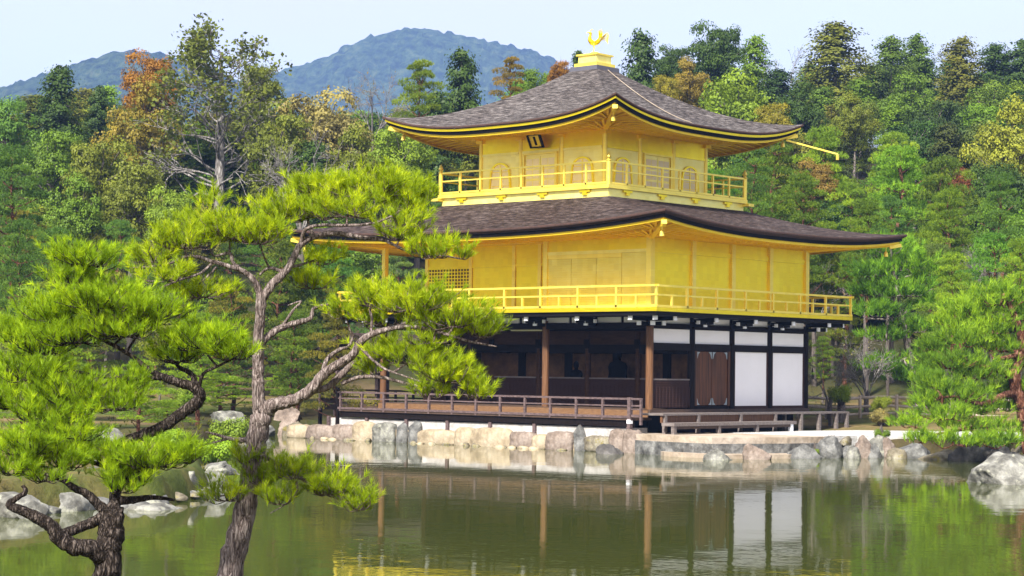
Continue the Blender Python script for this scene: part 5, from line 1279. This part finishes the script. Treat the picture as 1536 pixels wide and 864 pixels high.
def place(kind, px, ytop, d, wpx, color, label, group=None, hmin=2.0, trunk_mat=None):
    v = PROTO[kind]; root0, t0, c0, H, W = v[cnt[0] % len(v)]; cnt[0] += 1
    top = at(px, ytop, d); a, l = al(top[0], top[1]); z0 = gz(a, l); h = top[2]-z0
    if h < 0.3: h = hmin
    r = root0.copy(); r.name = NAMES[kind]; COL.objects.link(r); r.location = (top[0], top[1], z0)
    s = wpx*d/FPX/W*(1.22 if d > 95 else 1.0); k = min(h/(H*s), 1.3); gap = max(0.0, h-H*s*k); sy = s*rnd.uniform(0.9, 1.1)
    r.rotation_euler = (0, 0, rnd.random()*6.283); tag(r, label, CATS[kind], group)
    for ch in (t0, c0):
        c = ch.copy(); COL.objects.link(c); c.parent = r; c.color = (*color, 1)
        c.scale = (s, sy, s*k); c.location = (0, 0, gap)
    if gap > 0.3:
        c = POLE.copy(); c.name = 'lower_trunk'; COL.objects.link(c); c.parent = r; q = 0.22*s; c.scale = (q, q, gap+0.25*s*k)
    TAKEN.append((px, ytop, wpx, d)); return r
GRN = (0.118, 0.195, 0.019); DK = (0.050, 0.088, 0.018); OLV = (0.145, 0.170, 0.022); YEL = (0.25, 0.22, 0.025); RUST = (0.24, 0.115, 0.018); TAN = (0.26, 0.225, 0.075); LT = (0.190, 0.305, 0.024); BLG = (0.098, 0.190, 0.030); OCH = (0.24, 0.18, 0.030); YG = (0.165, 0.240, 0.024)
TREES = [
 # skyline, left to right
 ('broadleaf', 8, 138, 112, 100, BLG, 'green leafy tree cut by the left edge below the mountain'),
 ('dark_conifer', 90, 101, 122, 86, DK, 'dark conifer with pointed top left of the rust brown one'),
 ('dark_conifer', 150, 132, 128, 62, DK, 'short dark conifer between the pointed one and the rust brown one'),
 ('broadleaf', 228, 72, 116, 96, RUST, 'rust brown tall tree on the left skyline'),
 ('broadleaf', 215, 118, 113, 120, (0.21, 0.17, 0.025), 'olive brown leafy mass below the rust brown crown'),
 ('broadleaf', 395, 92, 118, 74, OLV, 'olive leafy tree right of the bare branched grey fir'),
 ('broadleaf', 475, 130, 114, 165, TAN, 'wide tan olive round crown left of the pavilion'),
 ('bare_tree', 562, 88, 122, 70, OCH, 'thin bare tree with few orange leaves in front of the blue mountain'),
 ('tall_pine', 630, 90, 104, 84, YG, 'slender yellow green pine with bare trunk left of the upper roof'),
 ('dark_conifer', 692, 78, 120, 84, DK, 'dark green conifer in front of the mountain slope left of the roof'),
 ('tall_pine', 766, 85, 118, 56, OCH, 'small orange brown pine above the left roof slope'),
 ('broadleaf', 806, 100, 124, 70, GRN, 'green leafy crown rising behind the roof left of the bird statue'),
 ('broadleaf', 842, 88, 120, 38, RUST, 'small rust round crown just left of the roof pedestal'),
 ('dark_conifer', 868, 78, 130, 40, DK, 'tiny dark treetop between rust crown and roof pedestal'),
 ('dark_conifer', 962, 50, 132, 88, DK, 'dark bushy conifer just right of the bird statue'),
 ('broadleaf', 1012, 64, 140, 56, DK, 'low dark green crown between two taller dark trees right of the statue'),
 ('broadleaf', 1036, 86, 122, 62, OCH, 'golden brown round crown above the right roof slope'),
 ('broadleaf', 1000, 110, 120, 50, YEL, 'yellow ochre crown touching the right roof slope'),
 ('broadleaf', 1078, 28, 142, 92, DK, 'tall dark airy tree breaking the skyline right of the statue'),
 ('cedar', 1132, 56, 146, 80, GRN, 'green conifer between the dark airy tree and the bare grey tree'),
 ('bare_tree', 1176, 54, 150, 80, DK, 'bare grey hazy tree on the skyline right of the roof'),
 ('broadleaf', 1100, 104, 116, 130, YG, 'light yellow green domed crown over the right roof slope'),
 ('broadleaf', 1195, 118, 126, 88, DK, 'dark green crown above the right tip of the upper roof'),
 ('broadleaf', 1160, 150, 112, 60, YEL, 'small yellow green crown touching the upper roof slope near its tip'),
 ('cedar', 1254, 36, 148, 116, (0.13, 0.145, 0.024), 'tallest olive conifer on the right skyline with visible trunk'),
 ('broadleaf', 1282, 138, 122, 66, OLV, 'thin olive leafed tree below the tallest olive conifer'),
 ('cedar', 1336, 58, 150, 86, (0.095, 0.150, 0.022), 'green cedar right of the tallest olive conifer'),
 ('cedar', 1376, 55, 156, 76, (0.085, 0.140, 0.020), 'green cedar with narrow top in the middle of the right skyline'),
 ('cedar', 1440, 58, 148, 100, (0.115, 0.120, 0.022), 'olive dark cedar with long bare trunk near the right edge'),
 ('cedar', 1492, 68, 158, 90, DK, 'dark cedar second from the right edge of the skyline'),
 ('dark_conifer', 1536, 62, 156, 90, DK, 'dark conifer cut by the right edge of the picture'),
 ('broadleaf', 1512, 146, 104, 118, (0.23, 0.25, 0.03), 'round yellowish green broadleaf at the right edge'),
 ('broadleaf', 1496, 240, 100, 120, DK, 'dark shrubby tree below the round yellowish crown at the right edge'),
 # left slope
 ('garden_pine', 20, 222, 84, 150, BLG, 'blue green pine with soft layered pads at the left edge'),
 ('garden_pine', 30, 330, 72, 130, BLG, 'lower blue green pine with reddish trunk at the left edge'),
 ('broadleaf', 78, 190, 104, 110, GRN, 'green crown below the pointed dark conifer'),
 ('broadleaf', 150, 200, 100, 120, OLV, 'olive green crown below the rust brown tree'),
 ('broadleaf', 120, 262, 92, 110, GRN, 'deep green crown above the left pine pads'),
 ('broadleaf', 200, 240, 92, 130, OLV, 'olive yellow crown left of the grey fir trunk'),
 ('broadleaf', 260, 275, 86, 110, YG, 'yellow green bushy crown under the grey fir'),
 ('dark_conifer', 330, 210, 112, 150, DK, 'dark conifer standing behind the grey fir trunk'),
 ('broadleaf', 420, 165, 106, 120, OLV, 'olive crown right of the grey fir with pale branches'),
 ('bare_tree', 455, 170, 100, 100, OLV, 'bare pale branched tree below the tan olive crown'),
 ('broadleaf', 540, 185, 102, 110, OLV, 'dull olive crown above the tall pine top'),
 ('dark_conifer', 470, 215, 104, 120, DK, 'dark conifer in the gap above the tall pine top'),
 ('broadleaf', 600, 180, 100, 100, YG, 'yellow olive crown left of the top balcony'),
 ('dark_conifer', 655, 140, 112, 90, DK, 'dark tree behind the slender pine left of the balcony'),
 ('broadleaf', 700, 170, 106, 80, OLV, 'olive crown behind the left end of the top storey'),
 ('garden_pine', 600, 375, 92, 130, (0.14, 0.22, 0.06), 'grey green pine seen under the left eave of the lower roof'),
 ('broadleaf', 530, 350, 96, 110, GRN, 'green crown seen left of the gold corner post'),
 ('broadleaf', 440, 380, 88, 120, GRN, 'green bushy tree behind the tall pine fork'),
 ('broadleaf', 340, 430, 82, 110, GRN, 'green bushy tree left of the tall pine trunk'),
 ('garden_pine', 330, 560, 76, 120, LT, 'small bright green pine on the far bank left of the tall pine trunk'),
 ('garden_pine', 440, 540, 80, 110, LT, 'small bright green pine on the far bank right of the tall pine trunk'),
 ('broadleaf', 60, 420, 66, 110, GRN, 'green tree behind the left pine upper pads'),
 ('garden_pine', 40, 520, 52, 150, LT, 'bright green pine on the left bank behind the crooked pine'),
 ('garden_pine', 250, 600, 62, 100, LT, 'low bright pine on the tan bank behind the bent limb'),
 ('garden_pine', 110, 470, 60, 120, LT, 'bright pine between the left edge and the bent limb'),
 ('garden_pine', 300, 470, 66, 130, LT, 'bright pine left of the tall pine trunk below its first fork'),
 ('garden_pine', 210, 540, 56, 110, LT, 'small bright pine just above the bent limb of the left pine'),
 ('garden_pine', 440, 470, 76, 120, GRN, 'green pine behind the low fork of the tall pine'),
 ('garden_pine', 60, 620, 47, 150, LT, 'low bright pine on the left bank behind the crooked trunk'),
 ('shrub', 255, 640, 46, 80, LT, 'low bright shrub on the left bank right of the bent limb'),
 ('shrub', 320, 655, 50, 80, LT, 'low bright shrub at the right end of the left bank'),
 ('shrub', 345, 620, 60, 80, YG, 'yellow green shrub on the far slope left of the tall pine trunk'),
 ('shrub', 130, 640, 44, 90, GRN, 'green shrub on the left bank under the crooked pine crown'),
 ('shrub', 425, 610, 77, 60, YG, 'yellow green shrub on the far bank under the big low limb'),
 ('shrub', 280, 575, 66, 70, YG, 'yellow green shrub beside the tan earth patch'),
 # right slope
 ('garden_pine', 1160, 192, 94, 130, GRN, 'green pine just below the right tip of the upper roof'),
 ('garden_pine', 1235, 195, 100, 120, LT, 'bright pine beyond the gold spout'),
 ('garden_pine', 1130, 215, 88, 110, BLG, 'bluish pine beside the right end of the top balcony'),
 ('garden_pine', 1205, 262, 88, 130, GRN, 'green pine above the right slope of the lower roof'),
 ('broadleaf', 1225, 235, 98, 66, (0.19, 0.13, 0.03), 'brownish bush among the pines right of the balcony'),
 ('garden_pine', 1275, 275, 94, 120, LT, 'light pine above the right tip of the lower roof'),
 ('garden_pine', 1350, 222, 98, 150, (0.165, 0.32, 0.025), 'broad bright green pine in front of the dark cedar trunks'),
 ('garden_pine', 1300, 300, 86, 110, GRN, 'green pine right behind the lower roof tip'),
 ('garden_pine', 1420, 290, 90, 130, GRN, 'green pine below the broad bright one'),
 ('broadleaf', 1446, 248, 112, 40, (0.20, 0.07, 0.03), 'small reddish shrub at the foot of the long cedar trunk'),
 ('garden_pine', 1500, 262, 84, 120, BLG, 'bluish green pine at the right edge above the overhanging one'),
 ('bare_tree', 1478, 345, 82, 80, OLV, 'bare grey branched tree between two pines at the right'),
 ('garden_pine', 1430, 380, 76, 110, LT, 'light green pine behind the overhanging one'),
 ('garden_pine', 1530, 360, 72, 100, LT, 'light green pine at the right edge behind the overhanging one'),
 ('bare_tree', 1245, 492, 73, 80, TAN, 'bare grey shrub right beside the corner of the white panels'),
 ('bare_tree', 1300, 480, 76, 84, TAN, 'bare twiggy shrub in front of the leaning grey trunk'),
 ('bare_tree', 1222, 380, 88, 80, TAN, 'leafless tree under the lower roof tip'),
 ('broadleaf', 1250, 350, 90, 90, GRN, 'green bush under the right end of the lower roof'),
 ('garden_pine', 1235, 505, 82, 50, GRN, 'small green pine tuft beside the white panels'),
 ('dark_conifer', 1290, 400, 98, 120, DK, 'dark conifer behind the bare shrubs right of the gold balcony'),
 ('dark_conifer', 1420, 420, 96, 130, DK, 'dark conifer filling the shade behind the right pines'),
 ('shrub', 1262, 574, 72, 50, YG, 'small bright shrub on the rail fence near the white panels'),
 ('shrub', 1322, 592, 71, 40, (0.16, 0.20, 0.02), 'yellow green shrub in front of the middle of the rail fence'),
 ('shrub', 1322, 610, 70.5, 52, TAN, 'brown twiggy low shrub at the foot of the yellow green one'),
 ('shrub', 1322, 641, 62.5, 30, GRN, 'tiny green plant on the gravel edge'),
 ('shrub', 1222, 672, 60.2, 22, YG, 'tiny yellow green fern between the grey rocks'),
]
for t in TREES: place(*t)
# bare-branched fir with grey limbs on the left skyline
def grey_fir():
    d = 108; base = at(325, 420, d); a, l = al(base[0], base[1]); z0 = gz(a, l); top = at(325, 66, d)[2]; H = top-z0
    root = thing('fir_tree', 'tall grey fir with bare pale branches and thin olive crown on the left skyline', 'fir tree', (base[0], base[1], z0))
    rg = random.Random(3); g = np.random.RandomState(3); mb = MB(); o = np.array(root.location)
    mb.tube(catmull([o+np.array((0, 0, -0.4)), o+np.array((0.1, 0, H*0.4)), o+np.array((0, 0.1, H*0.75)), o+np.array((0, 0, H*0.97))], 5), list(np.linspace(0.36, 0.05, 16)), 8)
    ends = []
    for i in range(46):
        t = 0.28+0.70*(i+rg.random())/46; z = H*t; a_ = rg.random()*6.283
        ln = (4.2*(1-t)**0.6+0.9)*(0.7+0.5*rg.random())
        grow(mb, rg, o+np.array((0, 0, z)), (math.cos(a_), math.sin(a_), 0.25+0.25*t), ln*0.62, 0.085*(1.25-t), 3, ends, 0.02, (2, 3), 0.40, 0.014)
    mb.build('trunk', M_greyb, root, True)
    E_ = np.array([e[0] for e in ends]); hh = (E_[:, 2]-o[2])/H
    pr = np.where(hh > 0.62, 0.62, 0.48); E_ = E_[g.random(len(E_)) < pr]
    C = np.repeat(E_, 9, 0)+g.normal(size=(len(E_)*9, 3))*np.array((0.28, 0.28, 0.14))
    V, F = quads(g, C, rv(g, len(C))+np.array((0, 0, 0.8)), 0.15, 0.7)
    cr = np_mesh('crown', V, F, M_leaf, root, np.clip(np.repeat(0.45+g.normal(size=len(C))*0.22, 4), 0, 1)); cr.color = (0.13, 0.155, 0.025, 1)
grey_fir()
# fill of the wood on the hillside: individual trees between and behind the ones above
FG = {'left': 'trees packed in the wood left of the pavilion', 'mid': 'trees packed in the wood behind the pavilion', 'right': 'trees packed in the wood right of the pavilion'}
LBL = {
 ('dark_conifer', 'right'): 'conifer packed among other trees on the right hillside',
 ('dark_conifer', 'mid'): 'conifer mostly hidden behind the pavilion roofs',
 ('dark_conifer', 'left'): 'conifer packed among other trees on the left hillside',
 ('cedar', 'left'): 'conifer packed among other trees on the left hillside', ('broadleaf', 'left'): 'leafy tree packed among other trees on the left hillside',
 ('cedar', 'mid'): 'conifer mostly hidden behind the pavilion roofs', ('broadleaf', 'mid'): 'leafy tree mostly hidden behind the pavilion roofs',
 ('cedar', 'right'): 'conifer packed among other trees on the right hillside', ('broadleaf', 'right'): 'leafy tree packed among other trees on the right hillside',
 ('garden_pine', 'left'): 'pine packed among other trees on the left hillside', ('garden_pine', 'mid'): 'pine mostly hidden behind the pavilion roofs', ('garden_pine', 'right'): 'pine packed among other trees on the right hillside'}
sky_prof = [(-60, 150), (0, 140), (60, 130), (120, 128), (180, 120), (240, 140), (330, 150), (420, 130), (520, 150), (620, 150), (700, 115), (800, 115), (870, 110), (940, 100), (1010, 84), (1100, 80), (1180, 88), (1260, 86), (1340, 78), (1440, 76), (1536, 78), (1620, 80)]
rf = random.Random(99)
for d, step, lift_, kinds in ((160, 36, 16, ('cedar', 'dark_conifer', 'broadleaf')), (146, 52, 22, ('cedar', 'cedar', 'broadleaf')), (132, 56, 60, ('cedar', 'broadleaf', 'broadleaf')), (116, 58, 105, ('broadleaf', 'cedar', 'garden_pine')), (102, 66, 160, ('garden_pine', 'broadleaf', 'garden_pine')), (92, 76, 215, ('garden_pine', 'garden_pine', 'broadleaf')), (84, 84, 275, ('broadleaf', 'garden_pine', 'garden_pine')), (77, 90, 330, ('garden_pine', 'broadleaf'))):
    x = -60
    while x < 1610:
        px = x+rf.uniform(-16, 16); yt = np.interp(px, [p[0] for p in sky_prof], [p[1] for p in sky_prof])+lift_+rf.uniform(-10, 24)
        k = rf.choice(kinds); w_ = {'dark_conifer': 84, 'cedar': 78, 'broadleaf': 96, 'garden_pine': 120}[k]*rf.uniform(0.85, 1.2)
        z_ = 'left' if px < 600 else ('mid' if px < 1130 else 'right')
        hidden = (700 < px < 1060 and yt > 200) or (520 < px < 1210 and yt > 330) or (d < 80 and px > 500 and yt < 440)
        if not hidden:
            if z_ == 'left': c_ = rf.choice((GRN, OLV, OLV, DK, YG))
            elif z_ == 'mid': c_ = rf.choice((GRN, OLV, DK))
            else: c_ = rf.choice((GRN, GRN, DK, DK, (0.12, 0.145, 0.022)))
            if k == 'garden_pine': c_ = rf.choice((GRN, GRN, LT, (0.13, 0.24, 0.035))) if z_ != 'left' else rf.choice((GRN, OLV, BLG))
            c_ = tuple(q*rf.uniform(0.8, 1.2) for q in c_)
            place(k, px, yt, d+rf.uniform(-6, 6), w_, c_, LBL[(k, z_)], FG[z_]+' ('+CATS[k]+')')
        x += step*rf.uniform(0.8, 1.2)

# rustic rail fence on the right
fe = thing('rail_fence', 'rustic pale wooden rail fence right of the white panels', 'fence', at(1300, 625, 73.5)*np.array((1, 1, 0))+np.array((0, 0, 0.8)))
fx_ = [(1196, 603.5, 73.0), (1240, 605, 73.4), (1290, 604, 73.6), (1345, 603, 74.0), (1400, 605, 74.6), (1460, 606, 75.2), (1530, 608, 76)]
Ptop = [at(*p) for p in [(q[0], q[1]-7, q[2]) for q in fx_]]; Plow = [at(*p) for p in [(q[0], q[1]+6, q[2]) for q in fx_]]; Pl2 = [at(*p) for p in [(q[0], q[1]+17, q[2]) for q in fx_]]
for i in range(len(fx_)-1):
    for Q, r in ((Ptop, 0.055), (Plow, 0.05), (Pl2, 0.045)):
        MB().tube([Q[i], Q[i]*0.5+Q[i+1]*0.5+np.array((0, 0, 0.02*(-1)**i)), Q[i+1]], [r, r*1.1, r], 7).build('rail', M_fence, fe, True)
for q, p in zip(fx_, Ptop):
    a_, l_ = al(p[0], p[1]); MB().tube([(p[0], p[1], gz(a_, l_)-0.2), (p[0], p[1], p[2]+0.10)], 0.06, 7).build('post', M_fence, fe, True)
# grass and moss tufts along the banks
g = np.random.RandomState(77); Cg = []
for k in range(5200):
    px = g.uniform(-20, 1560); d = g.uniform(31, 80)
    l = (px-768)/FPX*d; a = d*1.0
    sdv = float(seg_sd(np.array([a]), np.array([l]))[0])
    x, y = xy(a, l); u, v = -x, y
    if sdv < 0.15 or (-13 < u < UM+2 and -2 < v < 13): continue
    if px > 600 and d < 60: continue
    if mnoise.noise(Vector((x*0.35, y*0.35, 0))) < -0.05: continue
    Cg.append((x, y, gz(a, l)))
Cg = np.array(Cg); Ag = np.tile(np.array((0, 0, 1.)), (len(Cg), 1))
V, F = needles(g, Cg, Ag, 9, 0.16, 0.02, 0.7, 0.02)
gr = np_mesh('grass', V, F, M_needle, None, np.repeat(np.repeat(g.random(len(Cg)), 9), 3)); gr.color = (0.11, 0.12, 0.02, 1)
struct(gr, 'stuff')
